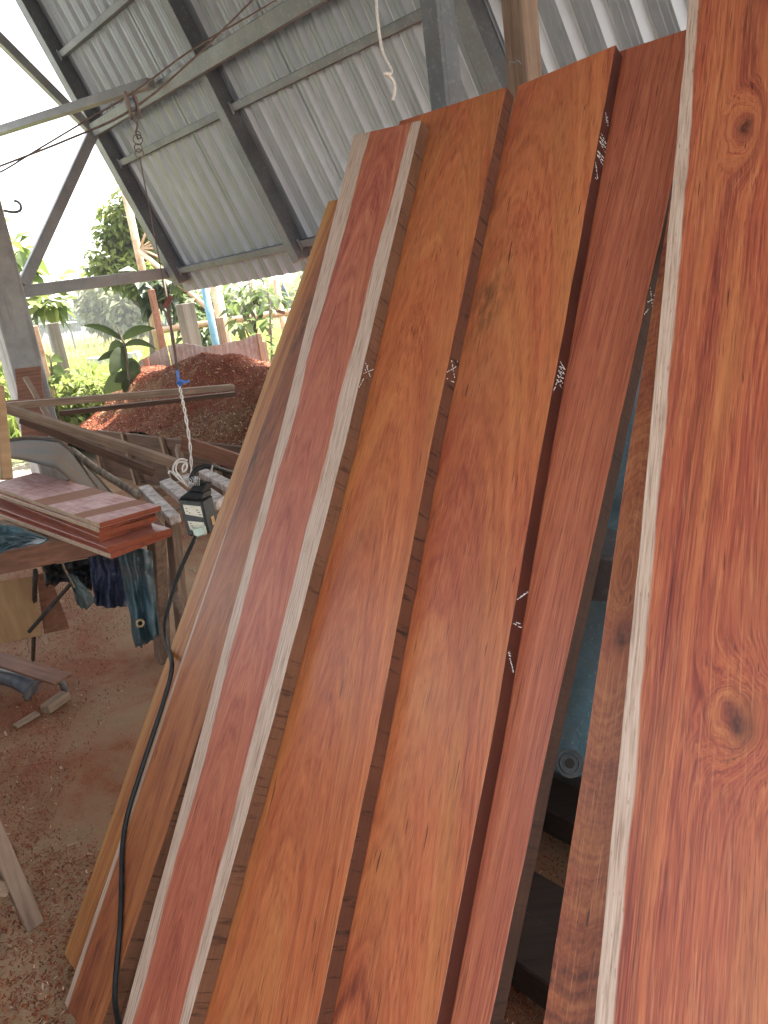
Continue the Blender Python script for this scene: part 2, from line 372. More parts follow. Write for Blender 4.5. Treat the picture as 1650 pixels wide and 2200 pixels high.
prof = [(0, 0), (.034, 0), (.038, .003), (.044, 0), (.078, 0), (.082, .003), (.088, 0), (.106, 0), (.15, -.034), (.17, -.034), (.19, 0)]
for k in range(13):                                     # one sheet is four ribs wide
    a0 = k * .8; a1 = 0
    mb = MB(); rows = []
    for b in [0, -.4, -.8, -1.4, -2.0, -2.7, -3.3, L_UP]:
        row = []
        for j in range(4):
            for (q, h) in prof: row.append(rpt(a0 + j * PITCH + q, b + .006 * nz(k, b, 3), h + (.004 if k % 2 else 0) + .002 * nz(a0 * 3 + j, b * 2, 1)))
        row.append(rpt(a0 + .8 + .028, b, (.004 if k % 2 else 0) - .0015)); rows.append(row)
    mb.grid(rows); np_ = len(prof); w_ = len(rows[0]) - 1
    mb.m = [1 if (i_ % w_) % np_ in (7, 8) else 0 for i_ in range(len(mb.f))]             # rib channels coloured paler than the pans to look lit
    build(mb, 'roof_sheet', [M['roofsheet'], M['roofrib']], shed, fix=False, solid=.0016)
def rbar(name, p, q, w, h, m='steel_dark'): return build(MB().bar(p, q, w, h, rn), name, M[m], shed, bevel=.004)
# rafters follow the slope
def rafter(px, py, w, inn=.075):
    a = ruv(roof(px, py, 0))[0]
    return a, rbar('rafter', rpt(a, -.12, inn), rpt(a, L_UP, inn), w, .14)
ra = [rafter(388, 575, .13)[0], rafter(636, 500, .11)[0], rafter(1040, 60, .13)[0]]
for a in (7.9, 10.3): rbar('rafter', rpt(a, -.12, .075), rpt(a, L_UP, .075), .13, .14)
ral = sorted(ra + [7.9, 10.3])
def purl(px, py, w=.062, inn=.045):
    b = ruv(roof(px, py, 0))[1]
    for a0, a1 in zip(ral[:-1], ral[1:]):
        rbar('purlin', rpt(a0 + .068, b, inn), rpt(a1 - .068, b, inn), w, .075)
        for s in (0, 1):                                # cleat with bolts where the purlin meets the rafter
            aa = (a0 + .085) if s == 0 else (a1 - .085)
            rbar('cleat', rpt(aa, b - .05, inn + .041), rpt(aa, b + .05, inn + .041), .035, .006, 'steel')
    return b
bl = [purl(540, 545), purl(400, 283), purl(205, 62)]
st = bl[1] - bl[2]
for k in range(1, 4):
    b = bl[2] - st * k
    if b > L_UP:
        for a0, a1 in zip(ral[:-1], ral[1:]): rbar('purlin', rpt(a0 + .068, b, .045), rpt(a1 - .068, b, .045), .075, .075)
# the other slope, unseen overhead and behind; eave lowered to darken the roof pans
o2 = -pv * 4.5 + V(0, 0, -2.6)
for k in range(13):
    rows = []
    for f_ in (0, .33, .66, 1):
        row = []
        for j in range(4):
            for (q, h) in prof: row.append(rpt(k * .8 + j * PITCH + q, L_UP, 0) + o2 * f_ + V(0, 0, -h))
        row.append(rpt(k * .8 + .828, L_UP, 0) + o2 * f_ + V(0, 0, .0015 + .004 * (k % 2))); rows.append(row)
    build(MB().grid(rows), 'roof_sheet', M['roofsheet'], shed, fix=False, solid=.0016)  # sheets of the unseen slope, lowered to darken the roof pans
for a in [0.1, 2.7, 5.3, 7.9, 10.3]:
    q = rpt(a, L_UP, 0) + V(0, 0, -.13); build(MB().bar(q, q + o2, .13, .14, V(0, 0, 1)), 'rafter', M['steel_dark'], shed)  # rafters of the unseen slope
for f_ in (.15, .4, .65, .9):
    q = o2 * f_ + V(0, 0, -.06); build(MB().bar(rpt(0, L_UP) + q, rpt(10.4, L_UP) + q, .06, .06, V(0, 0, 1)), 'purlin', M['steel_dark'], shed)  # purlins of the unseen slope
for a in [.1, 4., 7.9, 10.3]:
    q = rpt(a, L_UP, 0) + o2 * .97; build(MB().bar(V(q.x, q.y, 0), q - V(0, 0, .22), .14, .14, u), 'column', M['steel_dark'], shed, bevel=.004)  # columns under the unseen slope
rq = rpt(-.1, L_UP); rq2 = rpt(10.4, L_UP)
for d_, n_ in ((rv * .28, -rn), (o2.normalized() * .28, V(0, 0, 1))):
    up_ = n_ * .045
    build(MB().prism([rq + up_, rq2 + up_, rq2 + up_ + d_, rq + up_ + d_], n_ * .004), 'ridge_cap', M['roofsheet'], shed)
build(MB().bar(rq + V(0, 0, .03), rq2 + V(0, 0, .03), .16, .1), 'ridge_beam', M['steel_dark'], shed)
# unseen sheet wall added to shade the roof pans and band the plank sheen
w0 = rpt(0, L_UP) + o2 * .985
for k in range(10):
    rows = [[], []]
    for j in range(4):
        for (q, h) in prof:
            b_ = w0 - u * (k * .8 + j * PITCH + q) + pv * h; rows[0].append(V(b_.x, b_.y, .0)); rows[1].append(V(b_.x, b_.y, 1.95))
    build(MB().grid(rows), 'light_block_sheet', M['roofsheet'], shed, fix=False, solid=.0016)
# the heavier plate under the rafters
B1, B2 = roof(205, 278, .2), roof(620, -8, .2)
dB = (B2 - B1).normalized()
rbar('plate_beam', B1, B1 + u * -7.6, .12, .1)
# gable members lie in the end plane through the column
def gab(px, py): return onp(px, py, PC, u)
rbarg = lambda n, p, q, w, h, m='steel': build(MB().bar(p, q, w, h, u), n, M[m], shed, bevel=.004)
rbarg('tie_beam', gab(40, 628), gab(372, 585), .115, .08)
rbarg('brace', gab(50, 612), gab(203, 278), .105, .08)
rbarg('upper_strut', gab(-220, -135), gab(198, 282), .085, .08)
zc = roof(325, 178, .3)
rbarg('cross_rail', lvl(-60, 300, zc.z), zc, .07, .1)
# concrete column
t = NT('stained_concrete'); v = t.co(); a = t.noise(v, 3., 6., .65); f = t.noise(v, 40., 4., .6)
sx, sy, sz = t.xyz(v); dr = t.noise(t.comb(t.m('MULTIPLY', sx, 14.), t.m('MULTIPLY', sy, 14.), t.m('MULTIPLY', sz, 1.1)), 1., 4., .6)
cc = t.mix(t.ramp(a, ((.35, 0.), (.65, 1.))), (.24, .24, .235), (.4, .4, .39)); cc = t.mix(t.m('MULTIPLY', t.ramp(dr, ((.5, 0.), (.7, 1.))), .55), cc, (.1, .07, .05))
M['concrete'] = t.bsdf(cc, .85, f, .003, spec=.25)
cb = at(62, 835, 7.65); cbx = V(cb.x, cb.y, 0)
build(MB().box(cbx + V(0, 0, 1.55), .3, .3, 3.1, 0, pv, u), 'column', M['concrete'], shed, bevel=.012)
hk = at(8, 452, 7.3)
hp = [hk + pv * (.03 * i) + V(0, 0, -.02 * math.sin(i * .5)) for i in range(5)]
e = hp[-1]; hp += [e + pv * (.05 * math.sin(a_)) + V(0, 0, .05 - .05 * math.cos(a_)) for a_ in (.6, 1.2, 1.9, 2.6, 3.2)]
build(MB().tube(hp, .013, 8), 'hook', M['steel_dark'], shed, smooth=True)
# board nailed to the foot of the column
build(MB().bar(at(60, 790, 7.3), at(80, 980, 7.3), .24, .03, V(0, -1, 0)), 'skirting_board', M['redtimber'], shed, bevel=.003)
# steel post and hooked timber post behind the planks
def post(px, py, dep, w, d_, zt, zb=0.0):
    p = at(px, py, dep); return V(p.x, p.y, zb), V(p.x, p.y, zt)
a, b = post(966, 120, 3.2, 0, 0, 3.3)
p1 = build(MB().bar(a, b, .085, .03, u), 'post_flange', M['steel_dark'], shed, bevel=.002)
build(MB().bar(a - pv * .055 + u * .03, b - pv * .055 + u * .03, .022, .09, u), 'post_flange', M['steel_dark'], shed, bevel=.002)
a, b = post(1122, 90, 2.55, 0, 0, 3.2)
tp = thing('timber_post', 'brown square timber post with bent nail, rising behind the leaning planks', 'post', a)
build(MB().bar(a, b, .085, .085, u), 'shaft', timber('brown_post_timber', (.12, .075, .05), (.22, .145, .1), 1., .75, axis='z'), tp, bevel=.004)
n0 = at(1092, 140, 2.49)
build(MB().tube([n0 + V(0, 0, -.005), n0 + V(.008, 0, .008), n0 + V(.02, -.006, .004), n0 + V(.032, -.004, .009), n0 + V(.042, 0, -.004)], .0022, 6), 'bent_nail', M['steel_dark'], tp, smooth=True)

# ------------------------------------------------------------------ leaning planks
wv = ray(1950, -3600)
if wv.z < 0: wv = -wv
wv.normalize(); nb = u.cross(wv).normalized()
if nb.dot(ray(825, 1100)) > 0: nb = -nb
FOOT = lvl(147, 2023)
M['chalk'] = flat('white_chalk', (.78, .76, .74), .9, .1)
class Plank:
    def __init__(s, left, right, off, th=.038, width=None):
        s.off, s.th = off, th; P0 = FOOT + nb * off
        f = lambda q: onp(q[0], q[1], P0, nb)
        zt = th * abs(nb.z) + .004
        def ext(pts):
            a, b = pts[-2], pts[-1]
            k = (zt - a.z) / (b.z - a.z); return pts[:-1] + [a + (b - a) * k]
        s.L = ext([f(q) for q in left])
        s.R = ext([f(q) for q in right]) if right else [p - u * width for p in s.L]
        o = (s.L[-1] + s.R[-1]) / 2; tp_ = (s.L[0] + s.R[0]) / 2
        s.Y = (tp_ - o).normalized(); s.Z = nb; s.X = s.Y.cross(s.Z).normalized(); s.o = o; s.P0 = P0
        s.mat = Matrix((( s.X.x, s.Y.x, s.Z.x, o.x), (s.X.y, s.Y.y, s.Z.y, o.y), (s.X.z, s.Y.z, s.Z.z, o.z), (0, 0, 0, 1)))
    def loc(s, px, py):
        d = onp(px, py, s.P0, nb) - s.o; return d.dot(s.X), d.dot(s.Y)
    def res(s, pts, n):
        ls = [0.]
        for a, b in zip(pts[:-1], pts[1:]): ls.append(ls[-1] + (b - a).length)
        out = []
        for i in range(n + 1):
            q = ls[-1] * i / n; k = 0
            while k < len(ls) - 2 and ls[k + 1] < q: k += 1
            out.append(pts[k].lerp(pts[k + 1], (q - ls[k]) / max(1e-9, ls[k + 1] - ls[k])))
        return out
    def make(s, label, mats, seed, rag=.0012, name='plank'):
        n = 60; L = s.res(s.L, n); R = s.res(s.R, n); vs = []; fs = []; mi = []
        Mi = s.mat.inverted()
        for i in range(n + 1):
            for e, (p, sg) in enumerate(((L[i], -1), (R[i], 1))):
                q = Mi @ p; w = rag * (nz(q.y * 9, seed, sg * 3) + .6 * nz(q.y * 40, seed, sg))
                if i == 0: w += 0
                b_ = .0012 * nz(q.y * 2, seed + e, 1)
                vs.append(V(q.x + w, q.y, b_)); vs.append(V(q.x + w * .6, q.y, b_ - s.th))
        for i in range(n):
            a = i * 4; b = a + 4
            fs += [(a, b, b + 2, a + 2), (a + 1, a + 3, b + 3, b + 1), (a, a + 1, b + 1, b), (a + 2, b + 2, b + 3, a + 3)]; mi += [0, 0, 2, 1]
        fs += [(0, 2, 3, 1), (n * 4, n * 4 + 1, n * 4 + 3, n * 4 + 2)]; mi += [1, 1]
        me = bpy.data.meshes.new(name); me.from_pydata([tuple(v) for v in vs], [], fs)
        for m in mats: me.materials.append(m)
        me.polygons.foreach_set('material_index', mi); fixn(me)
        o = bpy.data.objects.new(name, me); COL.objects.link(o); o.matrix_world = s.mat
        md = o.modifiers.new('bevel', 'BEVEL'); md.width = .0016; md.segments = 2; md.limit_method = 'ANGLE'; md.angle_limit = .8
        tag(o, label, 'plank', 'planks leaning in a row'); s.obj = o; return o
    def redge(s, py):                                   # local point on the right edge at image row py
        Mi = s.mat.inverted(); best = None
        for a, b in zip(s.R[:-1], s.R[1:]):
            for k in range(60):
                p = a.lerp(b, k / 59); c = p - CAM; yy = CY + FPX * c.dot(Y_) / c.dot(F_)
                if best is None or abs(yy - py) < best[0]: best = (abs(yy - py), Mi @ p)
        return best[1]
    def chalk(s, py, strokes):                          # crumbly strokes on the right-hand edge: (along, depth) pairs in metres, 0..th
        q = s.redge(py); mb = MB()
        for st in strokes:
            for a, b in zip(st[:-1], st[1:]):
                n = max(2, int(math.hypot(b[0] - a[0], (b[1] - a[1]) * s.th) / .0017))
                for k in range(n):
                    if random.random() < .33: continue
                    f = k / n; al = a[0] + (b[0] - a[0]) * f; de = a[1] + (b[1] - a[1]) * f
                    c = V(q.x + .0012, q.y + al + rnd(-.0008, .0008), -s.th * de + rnd(-.0006, .0006)); r = rnd(.0005, .0012)
                    mb.box(c, .0012, r * 1.6, r * 1.2)
        me = bpy.data.meshes.new('chalk_mark'); me.from_pydata([tuple(v) for v in mb.v], [], mb.f); me.materials.append(M['chalk'])
        o = bpy.data.objects.new('chalk_mark', me); COL.objects.link(o); o.parent = s.obj
Y_, F_ = c2w(Vector((0, 1, 0))), c2w(Vector((0, 0, 1)))
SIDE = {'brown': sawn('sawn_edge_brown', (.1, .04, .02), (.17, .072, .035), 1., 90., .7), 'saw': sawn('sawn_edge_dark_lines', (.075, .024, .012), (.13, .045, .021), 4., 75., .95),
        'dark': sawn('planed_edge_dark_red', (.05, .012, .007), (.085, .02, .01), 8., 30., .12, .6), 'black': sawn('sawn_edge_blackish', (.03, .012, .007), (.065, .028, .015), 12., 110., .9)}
PA = Plank([(705, 433), (293, 1600), (147, 2023)], [(850, 395), (480, 1500), (330, 1950)], .04)
PB = Plank([(724, 452), (551, 950), (327, 1600), (157, 2100)], [(850, 420), (560, 1180), (387, 1700), (220, 2197)], .08)
P2 = Plank([(760, 290), (596, 950), (424, 1600), (262, 2200)], [(905, 258), (742, 950), (573, 1600), (404, 2200)], .12)
P3 = Plank([(858, 260), (720, 920), (560, 1600), (392, 2200)], [(1088, 186), (927, 950), (805, 1600), (680, 2200)], .08)
P4 = Plank([(1112, 184), (930, 950), (800, 1600), (675, 2200)], [(1323, 96), (1157, 1000), (1055, 1600), (938, 2200)], .04)
P5 = Plank([(1325, 112), (1150, 1000), (1050, 1600), (930, 2200)], [(1519, 48), (1432, 450), (1300, 1050), (1177, 1600), (1053, 2200)], .0)
P7 = Plank([(1440, 430), (1345, 1000), (1260, 1600), (1165, 2200)], None, .035, .035, .3)
P8 = Plank([(1492, -130), (1480, 0), (1439, 450), (1385, 1050), (1327, 1650), (1275, 2200)], None, .085, .038, .46)
def sapline(P, side, q0, q1, amp):                     # sapwood boundary through two photo points
    a, b = P.loc(*q0), P.loc(*q1); sl_ = (b[0] - a[0]) / (b[1] - a[1]); return (side, a[0] - sl_ * a[1], sl_, amp)
def lx(P, *pts): return [P.loc(*q) for q in pts]
k1, k2 = lx(P8, (1602, 275), (1592, 1545))
g4 = lx(P4, (1075, 560), (1045, 650), (1060, 430), (1030, 700)); g2 = lx(P2, (620, 1400), (770, 340))
aA = PA.loc(640, 640); bA = PB.loc(640, 700); bB = PB.loc(540, 980)
k7 = P7.loc(1335, 1370)
wA = (PA.R[0] - PA.L[0]).length; w2 = (P2.R[-1] - P2.L[-1]).length; w2t = (P2.R[0] - P2.L[0]).length
W_ = lambda *a, **k: padauk(*a, **k)
mA = W_('padauk_golden_edge', 3.1, (.05, -.2), (.02, .03), 120, cols=((.15, .045, .015), (.3, .09, .025), (.44, .16, .04), (.55, .25, .07)), gold=.8, red=.1, bands=((-wA / 2 + .012, .02, (.5, .27, .08), .8),))
mB = W_('padauk_brown', 8.2, (-.03, -.15), (.015, .035), 120, rough=.38, cols=((.1, .028, .012), (.22, .062, .022), (.33, .1, .03), (.42, .15, .045)), gold=.4, red=.3,
        sap=(sapline(PB, -1, (167, 2103), (335, 1600), .004),), stains=((bA[0] + .02, bA[1], .05, .14, (.04, .02, .012), .85), (bB[0] + .01, bB[1], .05, .18, (.05, .026, .014), .8)))
m2 = W_('padauk_pink_centre', 12.7, (.01, -.06), (.0, .05), 110, warp=.016, cols=((.17, .033, .021), (.32, .07, .04), (.43, .115, .06), (.52, .175, .085)), gold=.2, red=.3,
        sap=(sapline(P2, -1, (795, 285), (289, 2190), .042), sapline(P2, 1, (880, 270), (386, 2190), .034)))
m3 = W_('padauk_orange_cathedral', 21.4, (.02, -.13), (.02, .06), 85, warp=.015, cols=((.17, .038, .016), (.34, .082, .026), (.46, .125, .037), (.55, .185, .055)), gold=.6, red=.35, rough=.36,
        bands=((-.16, .05, (.24, .06, .02), .8),))
m4 = W_('padauk_orange_plain', 33.9, (-.03, -.22), (-.015, .06), 85, warp=.016, cols=((.18, .04, .019), (.34, .08, .029), (.45, .118, .039), (.53, .17, .056)), gold=.5, red=.35, rough=.38,
        stains=((g4[1][0], g4[1][1], .05, .12, (.06, .03, .015), .75), (g4[2][0], g4[2][1], .03, .1, (.08, .03, .015), .5)))
m5 = W_('padauk_red_straight', 41.3, (.3, -.2), (.01, .02), 130, cols=((.16, .034, .019), (.31, .075, .036), (.42, .112, .052), (.5, .16, .075)), gold=.15, red=.25)
m7 = W_('padauk_dark_chevrons', 52.8, (k7[0] - .005, -.035 - .3 * k7[1]), (.0, -.3), 70, warp=.012, cols=((.11, .028, .013), (.2, .05, .02), (.29, .082, .028), (.37, .13, .045)), gold=.25, red=.35,
        knots=((k7[0], k7[1], .035, .06, .02),), sap=())
m8 = W_('padauk_knotty_red', 60.5, (.05, -.13), (.015, .04), 80, warp=.02, cols=((.1, .018, .013), (.25, .046, .024), (.39, .092, .036), (.5, .16, .055)), gold=.4, red=.6, rough=.44,
        knots=((k1[0], k1[1], .03, .075, .1), (k2[0], k2[1], .045, .068, .065)), sap=(sapline(P8, -1, (1507, 0), (1322, 2200), .02),))
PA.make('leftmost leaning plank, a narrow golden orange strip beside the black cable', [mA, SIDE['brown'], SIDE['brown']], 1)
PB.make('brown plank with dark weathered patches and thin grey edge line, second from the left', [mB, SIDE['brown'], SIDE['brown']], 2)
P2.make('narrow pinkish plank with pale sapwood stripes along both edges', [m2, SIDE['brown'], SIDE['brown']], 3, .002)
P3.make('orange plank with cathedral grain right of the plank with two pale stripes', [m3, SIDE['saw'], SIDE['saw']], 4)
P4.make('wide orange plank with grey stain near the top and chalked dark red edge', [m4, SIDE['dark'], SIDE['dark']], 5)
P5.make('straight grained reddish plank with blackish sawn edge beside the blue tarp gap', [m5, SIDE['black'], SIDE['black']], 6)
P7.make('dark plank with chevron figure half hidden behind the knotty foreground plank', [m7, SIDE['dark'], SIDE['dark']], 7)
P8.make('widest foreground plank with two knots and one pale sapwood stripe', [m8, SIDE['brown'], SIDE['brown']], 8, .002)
zig = lambda n, l, a=.1, b=.9: [[(l * i / n, a if i % 2 else b) for i in range(n + 1)]]
P2.chalk(800, [[(.0, .1), (.03, .9)], [(.03, .1), (.0, .9)], [(-.04, .05), (-.005, .3)], [(.01, .2), (.035, .4)]])
P3.chalk(800, [[(.0, .05), (.03, .75)], [(.035, .25), (.0, .8)], [(-.015, .1), (-.01, .9)], [(.04, .7), (.05, .85)]])
P4.chalk(235, [[(.0, .2), (-.02, .5)], [(-.004, .5), (-.024, .7)]]); P4.chalk(310, zig(5, .03)); P4.chalk(335, zig(4, .02)); P4.chalk(368, [[(.02, .1), (-.01, .6), (-.02, .5), (-.015, .3)]])
P4.chalk(815, zig(9, .05, .2, .8) + [[(-.02, .1), (.01, .3)]]); P4.chalk(1290, [[(.0, .1), (.025, .9)], [(.004, .2), (.02, .7)]]); P4.chalk(1335, [[(0, .1), (0, .9)], [(.004, .3), (.006, .7)]]); P4.chalk(1400, [[(.0, .1), (-.03, .8)], [(.004, .15), (-.01, .4)]])
P5.chalk(645, [[(.0, .05), (.03, .9)], [(.035, .1), (.0, .8)], [(-.03, .0), (-.01, .3)], [(.03, .6), (.05, .9)]])
# rail that the planks rest on, between the two posts
zr = 1.55
def restpt(P, a):                                       # point on the back of plank plane at height zr
    q = FOOT - nb * .046
    p = V(a.x, a.y, 0); h = V(nb.x, nb.y, 0); k = ((q - V(p.x, p.y, zr)).dot(nb)) / h.dot(nb); return V(p.x, p.y, zr) + h * k
r0, r1 = restpt(None, PA.L[0]), restpt(None, P8.R[0])
rr = thing('support_trestle', 'rough timber rail on two uprights behind the leaning planks', 'trestle', V(r0.x, r0.y, 0))
hb = V(-nb.x, -nb.y, 0).normalized()
q0, q1 = r0 + hb * .06 + V(0, 0, -.05) - u * .35, r1 + hb * .06 + V(0, 0, -.05) - u * .2
build(MB().bar(q0, q1, .08, .1), 'rail', M['oldwood_x'], rr, bevel=.004)
for q in (q0 - u * .25, q1 + u * .3): build(MB().bar(V(q.x, q.y, 0), q - V(0, 0, .05), .09, .09, u), 'upright', M['oldwood_z'], rr, bevel=.004)
# PART3
# ------------------------------------------------------------------ sawdust heap and its retaining boards
CHIP = chipmat('red_wood_chips', ((0., (.08, .018, .009)), (.35, (.23, .056, .022)), (.7, (.35, .105, .042)), (.9, (.42, .19, .09)), (1., (.6, .4, .25))))
TAN = chipmat('mixed_tan_chips', ((0., (.09, .035, .015)), (.4, (.24, .11, .05)), (.75, (.38, .22, .11)), (1., (.62, .46, .3))))
def chips(name, pts, mat, size, kindname='stuff', curl=.35):
    """pts: (position, normal) list; every chip is a small curled strip."""
    vs = []; fs = []; tv = []
    for p, n in pts:
        a = n.orthogonal().normalized(); a.rotate(Matrix.Rotation(rnd(0, 6.28), 3, n)); b = n.cross(a)
        l = size * rnd(.5, 1.6); w = size * rnd(.15, .4); tl = rnd(-.5, .7); a = (a + n * tl).normalized()
        c = p + n * (size * rnd(.02, .25)); k = len(vs); cu = n * (l * rnd(-curl, curl))
        for f, h in ((-.5, 0), (0, 1), (.5, 0)):
            q = c + a * (l * f) + cu * h; vs += [q - b * w / 2, q + b * w / 2]
        fs += [(k, k + 1, k + 3, k + 2), (k + 2, k + 3, k + 5, k + 4)]; x_ = random.betavariate(1.6, 2.6) if random.random() > .04 else 1.; tv += [x_, x_]
    me = bpy.data.meshes.new(name); me.from_pydata([tuple(v) for v in vs], [], fs); me.materials.append(mat)
    o = bpy.data.objects.new(name, me); COL.objects.link(o); tint(o, tv); o['kind'] = kindname; return o
# heap axis runs along the eave; crest under the roof edge
HF = lvl(355, 1040); HB = at(440, 745, 9.6); HB.z = 0
def heap_h(a, b):                                       # a: metres to the right along -u from HF, b: metres outwards
    base = .36 + (.58 * math.exp(-((b - .88) / .5) ** 2) if b < .88 else .58 - .3 * (b - .88)) + .06 * math.exp(-((a + .2) / .7) ** 2)
    q = min(1, max(0, (a + 3.8 + .25 * nz(b * .8, 3, 1)) / 2.0)); left = q * q * (3 - 2 * q); back = 1 / (1 + math.exp((b - 2.4) * 5))
    return base * left * back + .1 * nz(a * 1.5, b * 1.5, 2) * left + .035 * nz(a * 5, b * 5, 4) * left
def hpt(a, b): p = HF - u * a + pv * b; return V(p.x, p.y, max(-.02, heap_h(a, b)))
mb = MB(); rows = []
for i in range(60):
    rows.append([hpt(-4.1 + 7.3 * k / 90, -.0 + 3.2 * i / 59) for k in range(91)])
mb.grid(rows)
t = NT('sawdust_mass'); v = t.co(); f = t.noise(v, 60., 4., .7); g = t.noise(v, 2.2, 4., .6, .6)
cc = t.mix(t.ramp(f, ((.35, 0.), (.65, 1.))), (.08, .018, .009), (.27, .075, .03)); cc = t.mix(t.m('MULTIPLY', t.ramp(g, ((.52, 0.), (.62, 1.))), .75), cc, t.mix(f, (.17, .08, .035), (.36, .22, .12)))
M['sawdust'] = t.bsdf(cc, .9, f, .01, spec=.15)
hp_ = kind(build(mb, 'sawdust_heap', M['sawdust'], smooth=True, org=(0, 0, 0)), 'stuff')
p1, p2 = [], []
for i in range(60000):
    a, b = rnd(-3.8, 1.4), rnd(0., 1.8); p = hpt(a, b)
    if p.z < .03: continue
    n = (hpt(a + .03, b) - p).cross(hpt(a, b + .03) - p).normalized(); n = n if n.z > 0 else -n
    (p2 if nz(p.x * 1.1 + 5, p.y * 1.1, p.z * 2) > .18 else p1).append((p, n))
chips('heap_chips', p1, CHIP, .025); chips('heap_tan_chips', p2, TAN, .025)
# retaining boards along the heap's foot
def plankbar(name, a, b, w, h, mat, label, cat='plank', up=V(0, 0, 1), group=None, bevel=.003, **k):
    mbx = MB().bar(a, b, w, h, up, **k)
    # give the bar its own long axis so that grain follows it
    a, b = Vector(a), Vector(b); d = (b - a).normalized(); x_ = d; y_ = up.cross(d).normalized(); z_ = x_.cross(y_)
    o0 = (a + b) / 2; Mx = Matrix(((x_.x, y_.x, z_.x, o0.x), (x_.y, y_.y, z_.y, o0.y), (x_.z, y_.z, z_.z, o0.z), (0, 0, 0, 1))); Mi = Mx.inverted()
    me = bpy.data.meshes.new(name); me.from_pydata([tuple(Mi @ v_) for v_ in mbx.v], [], mbx.f); me.materials.append(mat); fixn(me)
    o = bpy.data.objects.new(name, me); COL.objects.link(o); o.matrix_world = Mx
    if bevel:
        md = o.modifiers.new('bevel', 'BEVEL'); md.width = bevel; md.segments = 1; md.limit_method = 'ANGLE'
    if label: tag(o, label, cat, group)
    return o
wl = thing('retaining_fence', 'dark plank retaining wall holding back the sawdust heap', 'fence', HF - u * .3 - pv * .06)
def child_of(o, par):
    mw = o.matrix_world.copy(); o.parent = par; o.matrix_basis = Matrix.Translation(-Vector(par['_o'])) @ mw; return o
for i, (zz, hh) in enumerate(((.1, .2), (.29, .18), (.425, .09))):
    o = plankbar('board', HF + u * (1.35 - .1 * i) - pv * (.05 + .01 * i) + V(0, 0, zz), HF - u * 2.6 - pv * (.05 + .01 * i) + V(0, 0, zz + .01), .03, hh, M['darkwood'], None); child_of(o, wl)
for a in (-1.1, -.35, .45, 1.3, 2.2):
    o = plankbar('stake', HF - u * a - pv * .12 + V(0, 0, -.02), HF - u * (a - .12) - pv * .09 + V(0, 0, rnd(.4, .56)), .05, .035, M['oldwood_x'], None, up=pv); child_of(o, wl)
# planks lying about the heap
D1 = at(500, 832, 6.4); D0 = at(15, 872, 5.6)
plankbar('long_plank', D0, D1, .1, .05, M['oldwood_x'], 'long brown plank lying level across the front of the sawdust heap', group='loose planks by the heap')
plankbar('thin_plank', at(128, 888, 6.0), at(505, 846, 6.5), .09, .035, M['darkwood'], 'dark thin plank under the long level plank before the heap', group='loose planks by the heap')
plankbar('short_plank', at(8, 866, 5.75), at(120, 858, 6.1), .08, .035, M['redtimber'], 'short reddish board at the left end of the long level plank', group='loose planks by the heap')
plankbar('sloping_pole', at(4, 874, 4.9), at(400, 1003, 4.7), .05, .055, M['oldwood_x'], 'pale brown squared pole sloping down to the right before the heap', 'pole', group='loose planks by the heap')
plankbar('leaning_lath', at(55, 812, 6.6), at(140, 960, 6.0), .04, .03, M['oldwood_x'], 'thin lath leaning against the foot of the concrete column', 'lath')
plankbar('red_plank', at(390, 952, 5.6), at(640, 1035, 5.4), .03, .12, M['redtimber'], 'reddish sawdust covered plank sloping behind the power outlet box', group='loose planks by the heap')
plankbar('dark_plank', at(45, 900, 5.3), at(330, 1015, 5.2), .04, .06, M['darkwood'], 'dark plank just below the sloping pole beside the metal hood', group='loose planks by the heap')
plankbar('upright_stub', at(382, 960, 5.9), at(400, 1040, 5.7), .07, .04, M['oldwood_x'], 'short brown stub standing beside the white hanging wire', 'stub', up=pv)
plankbar('yellow_upright', at(-6, 830, 3.0), at(14, 1030, 3.0), .05, .04, M['ply'], 'yellowish upright timber at the left edge above the stacked boards', 'upright', up=pv)
# rusty hood sheet with rolled rim
t = NT('dusty_old_sheet_metal'); v = t.co(); a_ = t.noise(v, 4., 5., .6); f = t.noise(v, 60., 3., .6)
cc = t.mix(t.ramp(a_, ((.35, 0.), (.62, 1.))), (.08, .085, .078), (.14, .085, .05)); cc = t.mix(t.m('MULTIPLY', f, .3), cc, (.18, .11, .06))
M['hood'] = t.bsdf(cc, .75, f, .002, spec=.3)
hd = thing('machine_hood', 'dusty grey curved metal hood behind the stacked boards', 'hood', lvl(150, 1250))
rows = []
for i in range(9):
    q = i / 8; a = Vector((20 + 70 * q, 942 + 10 * q)); row = []
    for k in range(15):
        e = k / 14
        px = 18 + (125 - 18) * min(1, e * 2) + max(0, e - .5) * 2 * 130
        py = 950 - 22 * math.sin(min(1, e * 2) * 3.14) * .3 + max(0, e - .5) * 2 * (max(0, e - .5) * 2 * 40 + 95)
        dep = 4.1 - .9 * q
        row.append(at(px - 6 * q, py + 55 * q * (.6 + .4 * math.sin(e * 3.1)), dep + .06 * math.sin(e * 9)))
    rows.append(row)
build(MB().grid(rows), 'sheet', M['hood'], hd, smooth=True, solid=.004)
build(MB().tube([r_ + V(0, 0, .004) for r_ in rows[0]], .014, 8), 'rolled_rim', M['hood'], hd, smooth=True)
tag(build(MB().tube([at(138, 966, 4.15), at(155, 968, 4.12), at(200, 1003, 3.95), at(300, 1066, 3.75)], .019, 10), 'bark_pole', timber('mottled_bark', (.16, .12, .09), (.5, .44, .36), .6, .9, .5), smooth=True),
    'mottled whitish pole sloping down behind the stacked boards', 'pole')

